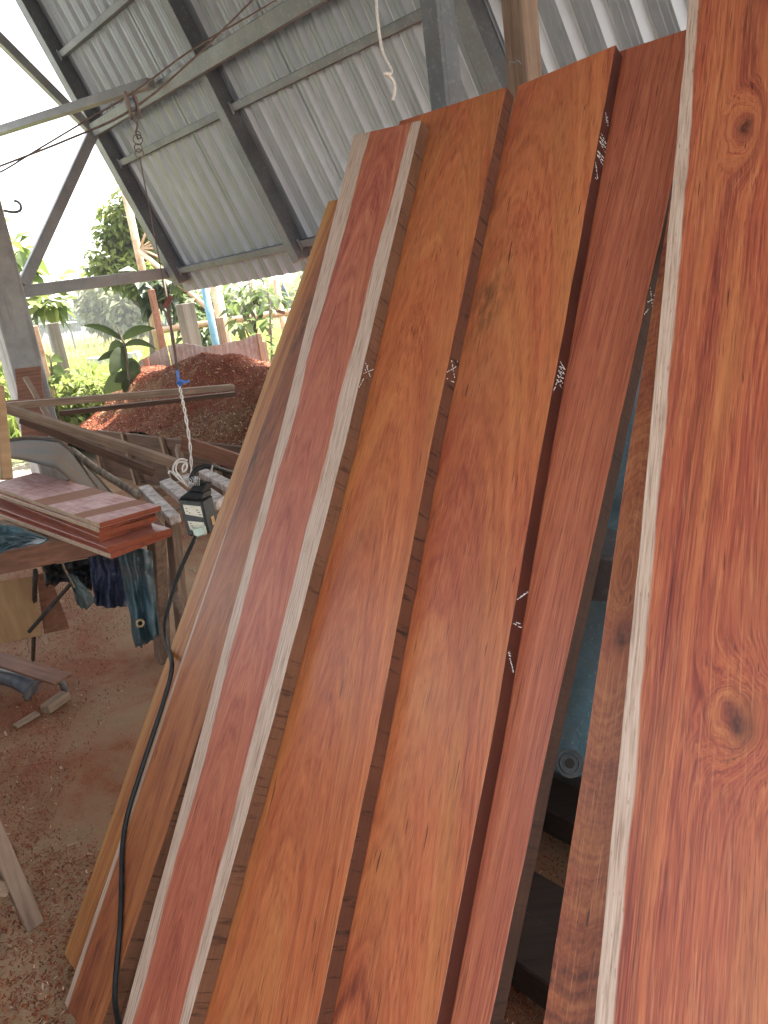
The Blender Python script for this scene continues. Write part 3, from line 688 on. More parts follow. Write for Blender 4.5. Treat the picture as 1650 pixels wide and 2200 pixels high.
# ------------------------------------------------------------------ slatted stand under the outlet box
zS = .74
sm_ = NT('whitened_slat'); v = sm_.co(); x, y, z = sm_.xyz(v)
a_ = sm_.noise(v, 22., 5., .7)
M['slat'] = sm_.bsdf(sm_.ramp(a_, ((.34, (.2, .14, .11)), (.5, (.4, .34, .31)), (.68, (.6, .57, .56)))), .6, a_, .0006)
stn = thing('slatted_stand', 'low wooden stand with four whitened slats behind the hanging outlet box', 'stand', lvl(365, 1400))
def pol(px, z_): return [lvl(a, b, z_) for a, b in px]
for q in ([(296, 1046), (320, 1040), (386, 1104), (362, 1112)], [(342, 1034), (366, 1026), (425, 1072), (402, 1084)], [(388, 1022), (408, 1016), (482, 1066), (462, 1080)], [(426, 1012), (444, 1006), (505, 1034), (495, 1050)]):
    build(MB().prism(pol(q, zS), V(0, 0, -.035)), 'slat', M['slat'], stn, bevel=.003)
c1, c2 = lvl(335, 1058, zS - .06), lvl(470, 1024, zS - .06)
build(MB().bar(c1, c2, .05, .05), 'bearer', M['oldwood'], stn, bevel=.003)
c3, c4 = lvl(368, 1108, zS - .06), lvl(500, 1075, zS - .06)
build(MB().bar(c3, c4, .05, .05), 'bearer', M['oldwood'], stn, bevel=.003)
for a, b in ((c3 + V(0, 0, -.02), lvl(400, 1420)), (c1 + V(0, 0, -.02), lvl(352, 1405)), (c2 + V(0, 0, -.02), c2 * 1 + V(.06, .05, -c2.z)), (c4 + V(0, 0, -.02), c4 + V(.05, -.02, -c4.z))):
    build(MB().bar(a, V(b.x, b.y, 0), .06, .045, pv), 'leg', M['oldwood_z'], stn, bevel=.003)
build(MB().bar(lvl(345, 1200, .4) + V(0, 0, 0), lvl(395, 1330, .3), .045, .03, pv), 'cross_brace', M['oldwood_z'], stn, bevel=.003)

# ------------------------------------------------------------------ work trestle with the stack of short boards
zT = .77                                               # underside of the stack
m_st = [padauk('short_board_%s' % n, 70 + 7 * i, (.02, -.1), (.0, .03), 90, gold=.1, red=.4, dust=.45, cols=((.12, .02, .012), (.24, .045, .022), (.34, .075, .03), (.42, .12, .05))) for i, n in enumerate(('red', 'dark'))]
t = NT('dusty_pink_board_top'); v = t.co(); x, y, z = t.xyz(v)
gr = t.noise(t.comb(t.m('MULTIPLY', x, 120.), t.m('MULTIPLY', y, 6.), z), 1., 4., .6); bl_ = t.noise(v, 14., 4., .65)
dustc = t.mix(t.ramp(t.m('ADD', t.m('MULTIPLY', gr, .5), t.m('MULTIPLY', bl_, .5)), ((.38, 0.), (.64, 1.))), (.42, .2, .17), (.72, .5, .48))
bare = t.mix(gr, (.2, .065, .025), (.36, .13, .05))
e1 = t.m('ABSOLUTE', t.m('ADD', t.m('ADD', y, -.178), t.m('MULTIPLY', x, .3))); e2 = t.m('ABSOLUTE', t.m('ADD', t.m('ADD', y, -.56), t.m('MULTIPLY', x, .3)))
wv_ = t.m('MULTIPLY', t.m('SUBTRACT', t.noise(v, 8., 3.), .5), .03)
msk = t.m('MAXIMUM', t.ramp(t.m('ADD', e1, wv_), ((.045, 1.), (.055, 0.))), t.ramp(t.m('ADD', e2, wv_), ((.075, 1.), (.085, 0.))))
M['dusty'] = t.bsdf(t.mix(msk, dustc, bare), .7, gr, .0006, spec=.3)
topz = zT + 6 * .0185
E0 = lvl(213, 1124, topz); E1 = lvl(330, 1083, topz); dL = (lvl(0, 1050, topz) - E0).normalized(); dW = (E1 - E0); wT = dW.length; dW.normalize()
M['endred'] = sawn('sawn_end_red', (.17, .035, .016), (.3, .075, .03), 3., 20., .3)
specs = [(0, .0, .0, 1.0, 'top'), (1, -.015, .02, 1.0, 'pale'), (2, -.03, -.03, .95, 'red'), (3, -.035, -.02, .93, 'red'), (4, .045, .03, 1.05, 'red'), (5, .06, .05, 1.1, 'pale')]
labs = ['topmost short board of the stack, dusty pink with two bare stripes', 'second short board from the top of the stack, with pale sapwood edge', 'third short board from the top of the stack, all red',
        'fourth short board from the top of the stack, set back from the lower ones', 'fifth short board of the stack, its end jutting out with a pale corner', 'bottom short board of the stack, with pale front edge']
for i, out, rot, wf, ty in specs:
    z1_ = topz - i * .0185; y_ = dL.copy(); y_.rotate(Matrix.Rotation(rot * .6, 3, 'Z')); x_ = V(-y_.y, y_.x, 0); x_ = x_ if x_.dot(dW) > 0 else -x_
    z_ = V(0, 0, 1); hand = x_.cross(y_).z
    o0 = E0 - dL * out + dW * (.0 if i < 4 else -.012); o0 = V(o0.x, o0.y, z1_)
    W_b = wT * wf; Lb = 1.25; th = .0175
    me = bpy.data.meshes.new('short_board'); mbx = MB()
    vs = [V(0, 0, 0), V(W_b, .02 * (1 if i % 2 else -1), 0), V(W_b, Lb, 0), V(0, Lb, 0)]
    mbx.add([q + V(0, 0, -th) for q in vs] + vs, [(3, 2, 1, 0)], 0); mbx.f += [(4, 5, 6, 7)]; mbx.m += [0]; mbx.f += [(0, 1, 5, 4)]; mbx.m += [1]; mbx.f += [(1, 2, 6, 5), (2, 3, 7, 6)]; mbx.m += [1, 1]; mbx.f += [(3, 0, 4, 7)]; mbx.m += [2]
    me.from_pydata([tuple(q) for q in mbx.v], [], mbx.f)
    for m in (M['dusty'] if ty == 'top' else m_st[i % 2], M['endred'], M['palewood'] if ty != 'red' else M['endred']): me.materials.append(m)
    me.polygons.foreach_set('material_index', mbx.m); fixn(me)
    o = bpy.data.objects.new('short_board', me); COL.objects.link(o)
    o.matrix_world = Matrix(((x_.x, y_.x, 0, o0.x), (x_.y, y_.y, 0, o0.y), (0, 0, 1, o0.z), (0, 0, 0, 1)))
    md = o.modifiers.new('bevel', 'BEVEL'); md.width = .0015; md.segments = 1; md.limit_method = 'ANGLE'
    tag(o, labs[i], 'board', 'short boards stacked on the trestle')
zR = zT - .003
tr = thing('work_trestle', 'rough timber trestle bench carrying the stack of short boards', 'trestle', lvl(60, 1420))
def lb(n, a, b, w, h, m): return build(MB().bar(a, b, w, h), n, M[m], tr, bevel=.004)
ra0, ra1 = lvl(-190, 1240, zR - .04), lvl(235, 1158, zR - .04)
lb('front_rail', ra0, ra1, .1, .08, 'redtimber')
sh = dL * .62
lb('rear_rail', ra0 + sh * .9, ra1 + sh * .75, .1, .08, 'oldwood_x')
gl = lvl(350, 1416)
for p, q in ((lvl(334, 1125, zR - .02), gl - lvl(334, 1125, zR - .02)), (ra0 + V(.05, .02, -.04), V(-.05, 0, 0)), (ra0 + sh * .9 + V(.1, 0, -.04), V(.0, .02, 0))):
    build(MB().bar(p, V(p.x + q.x, p.y + q.y, 0), .07, .05, pv), 'leg', M['oldwood_z'], tr, bevel=.003)
# little gusset block under the rail
build(MB().bar(lvl(120, 1195, zR - .11), lvl(200, 1180, zR - .11), .06, .05), 'gusset', M['palewood'], tr, bevel=.003)

# plywood sheet and thin steel frame under the bench
tag(build(MB().prism([at(-90, 1260, 3.0), at(75, 1238, 3.05), at(90, 1365, 3.15), at(-90, 1402, 3.1)], ray(80, 1300).normalized() * .015), 'plywood_sheet', M['ply'], bevel=.001),
    'yellowish plywood sheet standing under the trestle bench', 'plywood')
tag(build(MB().prism([at(78, 1235, 3.2), at(105, 1228, 3.2), at(150, 1350, 3.35), at(95, 1362, 3.3)], ray(80, 1300).normalized() * .02), 'red_board', M['redtimber'], bevel=.002),
    'dark red board standing right of the plywood sheet', 'board')
fr = thing('steel_frame', 'thin black steel leg frame beside the plywood sheet', 'frame', lvl(72, 1415))
f0, f1 = at(76, 1225, 2.85), lvl(71, 1418)
M['blackiron'] = metal('black_iron', (.02, .02, .022), (.05, .045, .04), .6, .2, .3)
build(MB().bar(f0, f1, .014, .014, pv), 'leg', M['blackiron'], fr)
build(MB().bar(at(62, 1358, 3.0), at(160, 1245, 2.95), .011, .011, pv), 'strut', M['blackiron'], fr)

# ------------------------------------------------------------------ tarpaulins
def tarpmat(name, c0, c1, dusty=(.11, .085, .06)):
    t = NT(name); v = t.co(); a = t.noise(v, 7., 5., .62); f = t.noise(v, 120., 3., .6); w = t.noise(v, 3., 6., .7, 1.)
    c = t.mix(t.ramp(a, ((.35, 0.), (.65, 1.))), c0, c1); c = t.mix(t.m('MULTIPLY', t.ramp(w, ((.44, 0.), (.66, 1.))), .7), c, dusty)
    c = t.mix(t.m('MULTIPLY', t.ramp(f, ((.6, 0.), (.7, 1.))), .3), c, (.5, .55, .55))
    return t.bsdf(c, .5, t.m('ADD', a, t.m('MULTIPLY', f, .15)), .006, spec=.4)
M['teal'] = tarpmat('teal_tarpaulin', (.028, .06, .075), (.055, .11, .13)); M['blue'] = tarpmat('blue_tarpaulin', (.025, .032, .075), (.045, .06, .12)); M['greyteal'] = tarpmat('grey_green_tarpaulin', (.05, .075, .075), (.1, .15, .15))
def drape(name, top, bot, dt, db, mat, label, folds=4, amp=.03, n=28, m_=20, seed=0, parent=None):
    """Hanging cloth between two photo polylines with real folds in depth."""
    def pick(l, f):
        f *= len(l) - 1; i = min(int(f), len(l) - 2); q = f - i; return tuple(l[i][j] + (l[i + 1][j] - l[i][j]) * q for j in range(2))
    rows = []
    for i in range(m_ + 1):
        e = i / m_; row = []
        for k in range(n + 1):
            f = k / n; a, b = pick(top, f), pick(bot, f); px, py = a[0] + (b[0] - a[0]) * e, a[1] + (b[1] - a[1]) * e
            dp = dt + (db - dt) * e + amp * (.3 + .7 * e) * math.sin(f * folds * 6.28 + seed + e * 1.2) + amp * .5 * nz(f * 5, e * 3, seed)
            row.append(at(px + 5 * e * nz(f * 4 + seed, e * 4, 7), py + 7 * e * nz(f * 6, 3, seed + 2), dp + amp * .9 * nz(f * 7, e * 6, seed + 5)))
        rows.append(row)
    o = build(MB().grid(rows), name, mat, parent, smooth=True, solid=.0025)
    if label: tag(o, label, 'tarp')
    return o
tt = thing('hanging_tarp', 'teal tarp with brass eyelet hanging from the right end of the bench', 'tarp', lvl(300, 1390))
drape('cloth', [(252, 1188), (285, 1172), (326, 1185)], [(292, 1392), (318, 1382), (342, 1364)], 2.72, 2.75, M['teal'], None, 2, .035, seed=1, parent=tt)
M['brass'] = flat('dull_brass', (.32, .24, .13), .5, .3, 40, .7)
def ring(c, n, r, w): 
    a = n.orthogonal().normalized(); b = n.cross(a); return [c + (a * math.cos(k * .5236) + b * math.sin(k * .5236)) * r for k in range(13)]
ec = at(301, 1339, 2.7)
build(MB().tube(ring(ec, -ray(300, 1338).normalized(), .012, 0), .005, 8, cap=False), 'eyelet', M['brass'], tt, smooth=True)
drape('blue_tarp', [(188, 1190), (230, 1182), (268, 1186)], [(206, 1300), (235, 1306), (272, 1304)], 2.95, 3.0, M['blue'], 'dark blue tarp hanging under the middle of the bench', 2, .04, seed=4)
drape('grey_tarp', [(146, 1232), (150, 1234), (160, 1236)], [(166, 1300), (185, 1310), (208, 1288)], 2.86, 2.92, M['greyteal'], 'small grey green tarp corner hanging left of the blue tarp', 1, .02, seed=6)
drape('bench_tarp', [(-60, 1120), (40, 1132), (106, 1158)], [(-60, 1200), (10, 1185), (100, 1162)], 2.62, 2.5, M['teal'], 'teal and blue tarp bundled under the left end of the stack', 1, .05, seed=3)
drape('shade_drape', [(82, 1180), (130, 1190), (200, 1176)], [(100, 1262), (140, 1250), (196, 1270)], 3.05, 3.1, tarpmat('shade_black_cloth', (.012, .013, .015), (.025, .028, .032), (.03, .022, .016)), 'near-black drape added as shade under the bench', 2, .05, seed=9)  # dark drape added where there is only shade below the bench
wire('hanging_string', [at(132, 1182, 2.9), at(136, 1215, 2.88), at(148, 1238, 2.87), at(160, 1262, 2.86)], .004, M['oldwood'], 'frayed grey string hanging under the bench', 'string')
# tarp-covered machine behind the gap between the planks
mc = thing('covered_machine', 'machine under teal tarp with eyelet seen through the gap between planks', 'machine', at(1300, 1700, 2.0).xy.to_3d())
rows = []
tl = [(1425, 640, 2.5), (1400, 800, 2.38), (1365, 950, 2.2), (1335, 1090, 2.06), (1330, 1108, 2.12), (1325, 1130, 1.98), (1310, 1300, 1.9), (1290, 1450, 1.84), (1265, 1590, 1.8), (1240, 1672, 1.78)]
for i, (px, py, dp) in enumerate(tl):
    row = []
    for k in range(25):
        e = (k - 8) / 10; q = at(px, py, dp) - u * (e * .42) + pv * (.03 * math.sin(e * 7 + i * .7) + .02 * nz(e * 4, i, 3)); row.append(q)
    rows.append(row)
build(MB().grid(rows), 'tarp_cover', tarpmat('pale_teal_tarpaulin', (.07, .145, .175), (.13, .235, .275), (.12, .13, .12)), mc, smooth=True, solid=.003, sub=1)
ec = at(1224, 1640, 1.75)
M['slot'] = flat('dark_slot', (.015, .012, .01), .7, .2)
M['ringgrey'] = flat('grey_patch', (.05, .062, .066), .6, .3, 30)
en = -ray(1224, 1640).normalized()
def edisc(c, n, r, th): return MB().prism([p_ for p_ in ring(c, n, r, 0)[:12]], n * th)
ey = build(edisc(ec, en, .033, .003), 'eyelet', M['ringgrey'], mc, bevel=.001)
build(edisc(ec + en * .0033, en, .011, .001), 'eyelet_hole', M['slot'], ey); build(MB().tube(ring(ec + en * .003, en, .022, 0), .0022, 6, cap=False), 'eyelet_rim', M['ringgrey'], ey, smooth=True)
M['gapwood'] = timber('shade_black_timber', (.015, .009, .006), (.035, .02, .013), 1., .8, axis='x')  # near-black colour stands in for the shade inside the gap
for (px, py, dp, l_) in ((1215, 1745, 2.0, .5), (1200, 1980, 1.75, .6), (1180, 2080, 1.6, .6)):
    q = at(px, py, dp); build(MB().bar(q + u * .35, q - u * l_, .12, .08), 'bed_timber', M['gapwood'], mc, bevel=.004)
cb_ = at(1300, 1700, 2.15); build(MB().box(V(cb_.x + .1, cb_.y + .15, .4), 1.1, .45, .8, 0, -u, pv), 'bed', M['steel_dark'], mc, bevel=.01)
# ------------------------------------------------------------------ hanging outlet box, cables, pulley
M['rubber'] = flat('black_rubber', (.009, .009, .0095), .5, .4, 60, spec=.35); M['cream'] = flat('cream_plastic', (.62, .57, .45), .4, .12, 60)
M['mint'] = flat('pale_green_plastic', (.5, .6, .5), .35, .1, 50); M['amber'] = flat('amber_sticker', (.5, .26, .06), .5, .3, 80)
M['frontplate'] = flat('scuffed_black_plate', (.03, .028, .026), .5, .5, 50); M['wirewhite'] = flat('white_wire', (.62, .57, .52), .6, .15, 80); M['wiredark'] = flat('rusty_dark_wire', (.09, .055, .04), .6, .3, 60)
M['bluestring'] = flat('blue_string', (.06, .16, .48), .6, .2, 80); M['clear'] = flat('clear_plastic_tie', (.4, .4, .38), .3, .3, 60)
BD = 2.45
bx_ = lambda px, py, dz=0.: at(px, py, BD + dz)
ob = thing('outlet_box', 'black rubber power outlet box with cream sockets hanging on a wire', 'outlet box', bx_(425, 1160))
ez = bx_(457, 1063, .055) - bx_(433, 1076)
fr4 = [bx_(381, 1071), bx_(433, 1076), bx_(449, 1147), bx_(404, 1153)]
fnv = (fr4[1] - fr4[0]).cross(fr4[3] - fr4[0]).normalized()
if fnv.dot(ray(420, 1100)) > 0: fnv = -fnv
build(MB().hexa(fr4 + [p + ez for p in fr4]), 'body', M['rubber'], ob, bevel=.005)
tl_, tr_ = fr4[0], fr4[1]
nk = [bx_(404, 1055, .01), bx_(436, 1059, .01), bx_(436, 1059, .01) + ez * .8, bx_(404, 1055, .01) + ez * .8]
bs = [tl_ + (tr_ - tl_) * .03 + fnv * -.002, tr_ - (tr_ - tl_) * .03 + fnv * -.002, tr_ + ez * .95, tl_ + ez * .95]
build(MB().hexa(bs + nk), 'shoulder', M['rubber'], ob, bevel=.004)
n2 = [p + (nk[0] - bs[0]) * .45 + V(0, 0, .012) for p in nk]; cn = sum(n2, Vector()) / 4; n2 = [cn + (p - cn) * .75 for p in n2]
build(MB().hexa(nk + n2), 'neck', M['rubber'], ob, bevel=.003)
inset = lambda q, f: [sum(q, Vector()) / 4 + (p - sum(q, Vector()) / 4) * f for p in q]
pl_ = inset(fr4, .93); build(MB().hexa([p + fnv * .0004 for p in pl_] + [p + fnv * .002 for p in pl_]), 'face_plate', M['frontplate'], ob, bevel=.0008)
def fpt(px, py, o_): return onp(px, py, fr4[0] + fnv * o_, fnv)
for q, pins in (([(393, 1084), (431, 1088), (437, 1112), (399, 1105)], [(400, 1092), (402, 1098), (407, 1102), (423, 1096), (427, 1101), (430, 1106)]), ([(403, 1119), (438, 1122), (445, 1147), (409, 1138)], [(410, 1125), (413, 1130), (416, 1134)])):
    pq = [fpt(a, b, .002) for a, b in q]
    sp_ = build(MB().hexa(pq + [p + fnv * .003 for p in pq]), 'socket', M['cream'], ob, bevel=.001)
    for a, b in pins:
        c = fpt(a, b, .0052); o = build(MB().box(c, .006, .0026, .001, 0, (pq[1] - pq[0]).normalized(), (pq[3] - pq[0]).normalized(), fnv), 'pin_hole', M['slot'], sp_)
pg = [fpt(a, b, .0055) for a, b in ((415, 1136), (442, 1129), (446, 1148), (423, 1156))]; pg2 = [p + fnv * .028 for p in inset(pg, .85)]
plug = thing('green_plug', 'pale green plug pushed into the lower socket of the outlet box', 'plug', pg[3])
build(MB().hexa(pg + pg2), 'plug_body', M['mint'], plug, bevel=.002)
build(MB().tube([pg2[3] * .6 + pg2[0] * .4, pg2[3] + fnv * .002, pg2[3] + V(.002, 0, -.012)], .0016, 6), 'tie', M['wirewhite'], plug, smooth=True)
sk = [p + ez for p in (fr4[1], fr4[2])]; sc_ = fr4[1] * .3 + fr4[2] * .7 + ez * .55
sn = (fr4[2] - fr4[1]).cross(ez).normalized(); sn = sn if sn.dot(ray(450, 1120)) < 0 else -sn
build(MB().box(sc_ + sn * .0012, .016, .028, .001, 0, ez.normalized(), (fr4[2] - fr4[1]).normalized(), sn), 'sticker', M['amber'], ob)
PBf = lambda px, py, h=.0: onp(px, py, FOOT + nb * (.08 + .008 + h), nb)
wire('feed_cable', [cn, at(412, 1030, 2.46), at(417, 1014, 2.46), at(432, 1004, 2.47), at(455, 1003, 2.5), at(485, 1012, 2.56), at(530, 1032, 2.66), at(620, 1120, 2.9), at(640, 1300, 3.1)], .0078, M['rubber'],
     'thick black feed cable arching from the top of the outlet box to behind the planks', 'cable')
wire('black_cable', [pg2[3] + V(0, 0, .002), at(414, 1166, 2.40), at(400, 1196, 2.38), at(383, 1236, 2.36), at(366, 1290, 2.32), at(354, 1340, 2.28), at(357, 1382, 2.2), PBf(369, 1420, .0), PBf(366, 1455), PBf(350, 1512), PBf(328, 1580), PBf(300, 1665), PBf(274, 1750), PBf(263, 1820), PBf(261, 1900), PBf(258, 1990), PBf(250, 2080), PBf(247, 2150), PBf(256, 2205), PBf(262, 2290), PBf(258, 2380)], .0063, M['rubber'],
     'long black cable hanging from the green plug and trailing down the left planks', 'cable')
# suspension
hw = thing('hanging_wire', 'twisted white wire and dark cord with blue knot holding up the outlet box', 'wire', at(412, 1010, 2.46))
ph = [(412, 1022, 2.47), (408, 955, 2.44), (398, 890, 2.41), (391, 855, 2.39), (385, 826, 2.38)]
for s_2 in (0, 1):
    pts = smooth_pts([at(*q) for q in ph], 8); pts = [p + V(.0035 * math.cos(i * .9 + 3.14 * s_2), .0035 * math.sin(i * .9 + 3.14 * s_2), 0) for i, p in enumerate(pts)]
    build(MB().tube(pts, .0022, 6), 'white_strand', M['wirewhite'], hw, smooth=True)
for pts in ([(386, 828, 2.38), (383, 812, 2.375), (380, 792, 2.37)], [(386, 826, 2.38), (390, 818, 2.36), (397, 821, 2.36), (406, 819, 2.37)], [(381, 824, 2.38), (384, 818, 2.36), (391, 822, 2.37), (386, 829, 2.38)]):
    build(MB().tube(smooth_pts([at(*q) for q in pts]), .0042, 7), 'blue_string', M['bluestring'], hw, smooth=True)
build(MB().tube(smooth_pts([at(381, 795, 2.37), at(374, 745, 2.35), at(365, 690, 2.33), at(359, 655, 2.32)]), .0042, 6), 'dark_cord', M['wiredark'], hw, smooth=True)
build(MB().bar(at(354, 660, 2.32), at(368, 635, 2.31), .012, .012), 'cord_toggle', timber('toggle_red', (.12, .03, .025), (.2, .06, .04)), hw, bevel=.002)
build(MB().tube(smooth_pts([at(358, 655, 2.32), at(347, 585, 2.3), at(333, 510, 2.27), at(320, 440, 2.24), at(307, 375, 2.21), at(300, 335, 2.19)]), .0022, 6), 'dark_wire', M['wiredark'], hw, smooth=True)
for (px, py, rr_) in ((299, 330, .012), (297, 318, .011), (296, 300, .013), (297, 290, .01)):
    c = at(px, py, 2.18); n_ = V(rnd(-1, 1), rnd(-1, 1), rnd(-.3, .3)).normalized(); build(MB().tube(ring(c, n_, rr_, 0), .0016, 6, cap=False), 'wire_link', M['wiredark'], hw, smooth=True)
build(MB().tube(smooth_pts([at(297, 300, 2.18), at(292, 285, 2.17), at(295, 268, 2.165), at(287, 252, 2.16)]), .003, 6), 'hook', M['wiredark'], hw, smooth=True)
pb = thing('pulley_block', 'small brown wooden pulley block riding on the dark overhead cable', 'pulley', at(287, 255, 2.16))
c = at(284, 226, 2.16); ax = V(.93, .35, .05).normalized()
def disc(c, n, rx, rz, th):
    a = V(0, 0, 1); a = (a - n * a.dot(n)).normalized(); b = n.cross(a); q = [c + a * (rz * math.cos(k * .3927)) + b * (rx * math.sin(k * .3927)) - n * th / 2 for k in range(16)]
    return MB().prism(q, n * th)
M['cheek'] = timber('dark_cheek_wood', (.1, .065, .045), (.17, .11, .08), 2.)
for s_2 in (-1, 1): build(disc(c + ax * .011 * s_2, ax, .026, .037, .007), 'cheek', M['cheek'], pb, bevel=.002)
build(disc(c, ax, .018, .018, .012), 'sheave', M['steel_dark'], pb)
for i, pts in enumerate(([(-60, 380, 2.6), (0, 357, 2.5), (145, 300, 2.3), (284, 235, 2.165), (420, 122, 2.35), (545, -2, 2.6), (760, -210, 3.0)], [(-60, 392, 2.62), (0, 370, 2.52), (70, 328, 2.42), (195, 253, 2.27), (287, 198, 2.2), (420, 102, 2.4), (560, 20, 2.75), (780, -110, 3.3)])):
    wire('overhead_cable', [at(*q) for q in pts], .0034 if i == 0 else .0028, M['wiredark'], ('dark overhead cable passing through the pulley and up along the beam', 'thinner overhead cable running just above the pulley')[i], 'cable')
wire('roof_wire', [at(790, -140, 3.0), at(806, -20, 3.0), at(812, 50, 3.0), at(822, 110, 3.0), at(840, 148, 2.98), at(838, 158, 2.96), at(826, 158, 2.95), at(838, 164, 2.98), at(848, 185, 3.0), at(844, 215, 3.0)], .006, M['wirewhite'],
     'pale curly wire dangling from the roof above the planks', 'wire')
wt = thing('white_tie', 'bundle of pinkish white plastic ties looped above the outlet box', 'tie', at(405, 1045, 2.44))
for pts in ([(404, 1046, 2.44), (385, 1030, 2.42), (366, 1012, 2.42), (362, 1018, 2.42)], [(402, 1044, 2.43), (388, 1026, 2.41), (372, 1012, 2.4), (376, 995, 2.39), (388, 986, 2.4), (402, 989, 2.42)], [(400, 1043, 2.43), (386, 1022, 2.42), (378, 1010, 2.42), (382, 994, 2.42), (398, 993, 2.42), (402, 1004, 2.41), (394, 1014, 2.41), (392, 1004, 2.42), (400, 992, 2.43)]):
    build(MB().tube(smooth_pts([at(*q) for q in pts]), .0028, 6), 'strip', M['wirewhite'], wt, smooth=True)
for k in range(7):
    a = k * .9; build(MB().tube(smooth_pts([at(404 + 4 * k, 1043, 2.44), at(406 + 4 * k + 3 * math.sin(a), 1034, 2.42 + .02 * math.cos(a)), at(404 + 4 * k, 1026 + 3 * math.cos(a), 2.45), at(415, 1030, 2.47)]), .0016, 6), 'wire_end', M['clear'], wt, smooth=True)
wire('wire_twist', [at(448, 1026, 2.46), at(454, 1016, 2.46), at(457, 1000, 2.47), at(454, 1010, 2.48), at(462, 1020, 2.46), at(456, 1022, 2.45)], .0018, M['clear'], 'small wire twist tied round the feed cable', 'wire')

# ------------------------------------------------------------------ things on the floor
ls = thing('wooden_stool', 'grey wooden stool leg and apron at the lower left edge', 'stool', lvl(70, 1980))
build(MB().bar(at(-40, 1730, 1.93), lvl(70, 1980), .062, .045, pv), 'leg', M['oldwood_z'], ls, bevel=.003)
build(MB().bar(at(-260, 1880, 1.85), at(22, 1905, 2.0), .03, .045), 'apron', M['oldwood_x'], ls, bevel=.003)
build(MB().bar(at(-300, 1730, 1.6), V(at(-300, 1730, 1.6).x, at(-300, 1730, 1.6).y, 0), .06, .045, pv), 'leg', M['oldwood_z'], ls, bevel=.003)
build(MB().bar(at(-430, 1715, 1.55), at(-110, 1712, 1.9), .2, .03), 'seat', M['oldwood_x'], ls, bevel=.003)
gp = thing('grey_pipe', 'grey plastic pipe offcut with curved end lying in the sawdust', 'pipe', lvl(60, 1490))
build(MB().tube([lvl(-40, 1440, .05), lvl(35, 1462, .045), lvl(66, 1478, .04)], .035, 12), 'straight_length', flat('grey_pvc', (.12, .13, .15), .5, .3, 20), gp, smooth=True)
build(MB().tube(smooth_pts([lvl(58, 1502, .01), lvl(66, 1480, .05), lvl(84, 1462, .085), lvl(110, 1456, .09), lvl(132, 1466, .06), lvl(139, 1484, .01)]), .014, 10), 'curved_end', flat('grey_hose', (.13, .115, .11), .6, .3, 20), gp, smooth=True)
plankbar('thin_offcut', lvl(-70, 1395, .13), lvl(136, 1460, .105), .09, .012, M['redtimber'], 'thin reddish offcut lying across the grey pipe', 'offcut')
plankbar('wood_block', lvl(96, 1525, .022), lvl(142, 1492, .022), .05, .035, M['oldwood_x'], 'small yellowish wood block lying on the floor near the curved pipe', 'block')
plankbar('buried_lath', lvl(32, 1562, .004), lvl(82, 1532, .008), .035, .015, M['oldwood_x'], 'short lath half buried in shavings beside the wood block', 'lath')
g1, g2_ = [], []
tries = 0
while len(g1) < 130000 and tries < 1600000:
    tries += 1
    x_, y_ = rnd(-3.4, .6), rnd(1.1, 6.8)
    d_ = .62 + .8 * nz(x_ * 1.1, y_ * 1.1, 1.7) + .3 * nz(x_ * 4, y_ * 4, 6) + (.25 if x_ < -1.2 else -.1) - (.35 if (abs(x_ + 1.0 - (y_ - 3) * .0) < .35 and 2 < y_ < 4.5) else 0)
    if random.random() > max(.03, d_) ** 1.6 / max(.8, (y_ - .8) * .5): continue
    g1.append((V(x_, y_, gz(x_, y_) + .002), V(nz(x_, y_, 1) * .2, nz(x_, y_, 9) * .2, 1).normalized()))
chips('floor_chips', g1, CHIP, .0095)
for k in range(170):
    x_, y_ = rnd(-2.2, .0), rnd(1.2, 4.5); g2_.append((V(x_, y_, gz(x_, y_) + .006), V(0, 0, 1)))
chips('pale_curls', g2_, chipmat('pale_curls', ((0., (.24, .13, .08)), (1., (.5, .36, .27)))), .024, curl=.7)

# ------------------------------------------------------------------ behind the heap: metal fence, posts, pipes
cs = metal('rusty_corrugated_iron', (.3, .31, .31), (.45, .44, .42), .65, .2, .5, 2.2)
cf = thing('corrugated_fence', 'low rusty corrugated iron fence behind the sawdust heap', 'fence', at(420, 800, 8.6).xy.to_3d())
pts_t = [(298, 776, 9.0), (360, 742, 8.85), (395, 737, 8.7), (440, 745, 8.6), (480, 738, 8.45), (520, 729, 8.3), (554, 718, 8.2)]
for a, b in zip(pts_t[:-1], pts_t[1:]):
    A, B = at(*a), at(*b); n = int((B - A).length / .02) + 2; rows = [[], []]
    for k in range(n):
        q = A.lerp(B, k / (n - 1)); q += pv * (.012 * math.sin(k * 1.9)) ; rows[0].append(q + V(0, 0, .01 * nz(q.x * 9, 2, 1))); rows[1].append(V(q.x, q.y, 0))
    build(MB().grid(rows), 'sheet', cs, cf, solid=.002)
build(MB().bar(at(555, 716, 8.18), at(555, 716, 8.18) * 1 + V(0, 0, -1.15), .05, .03, u), 'end_stake', M['oldwood_z'], cf, bevel=.003)
build(MB().bar(at(313, 770, 8.9), at(322, 820, 8.9), .14, .02, pv), 'loose_plank', M['redtimber'], cf)
M['rustpost'] = metal('rust_streaked_pipe', (.42, .24, .12), (.58, .42, .28), .65, .05, .6, 3.); M['pvc'] = flat('blue_pvc', (.14, .3, .4), .5, .25, 8)
def upright(name, top, dep, w, mat, label, cat='post', base=None, box=False, dep2=None):
    a = at(top[0], top[1], dep); b = V(a.x, a.y, 0) if base is None else base
    o = build(MB().bar(b, a, w, w, u) if box else MB().tube([b, b.lerp(a, .5) + V(.004, 0, 0), a], w / 2, 10), name, mat, smooth=not box, bevel=.006 if box else 0, org=b); return tag(o, label, cat)
upright('rusty_post', (262, 380), 11.5, .115, M['rustpost'], 'tall rust streaked post carrying fanned struts beyond the roof edge')
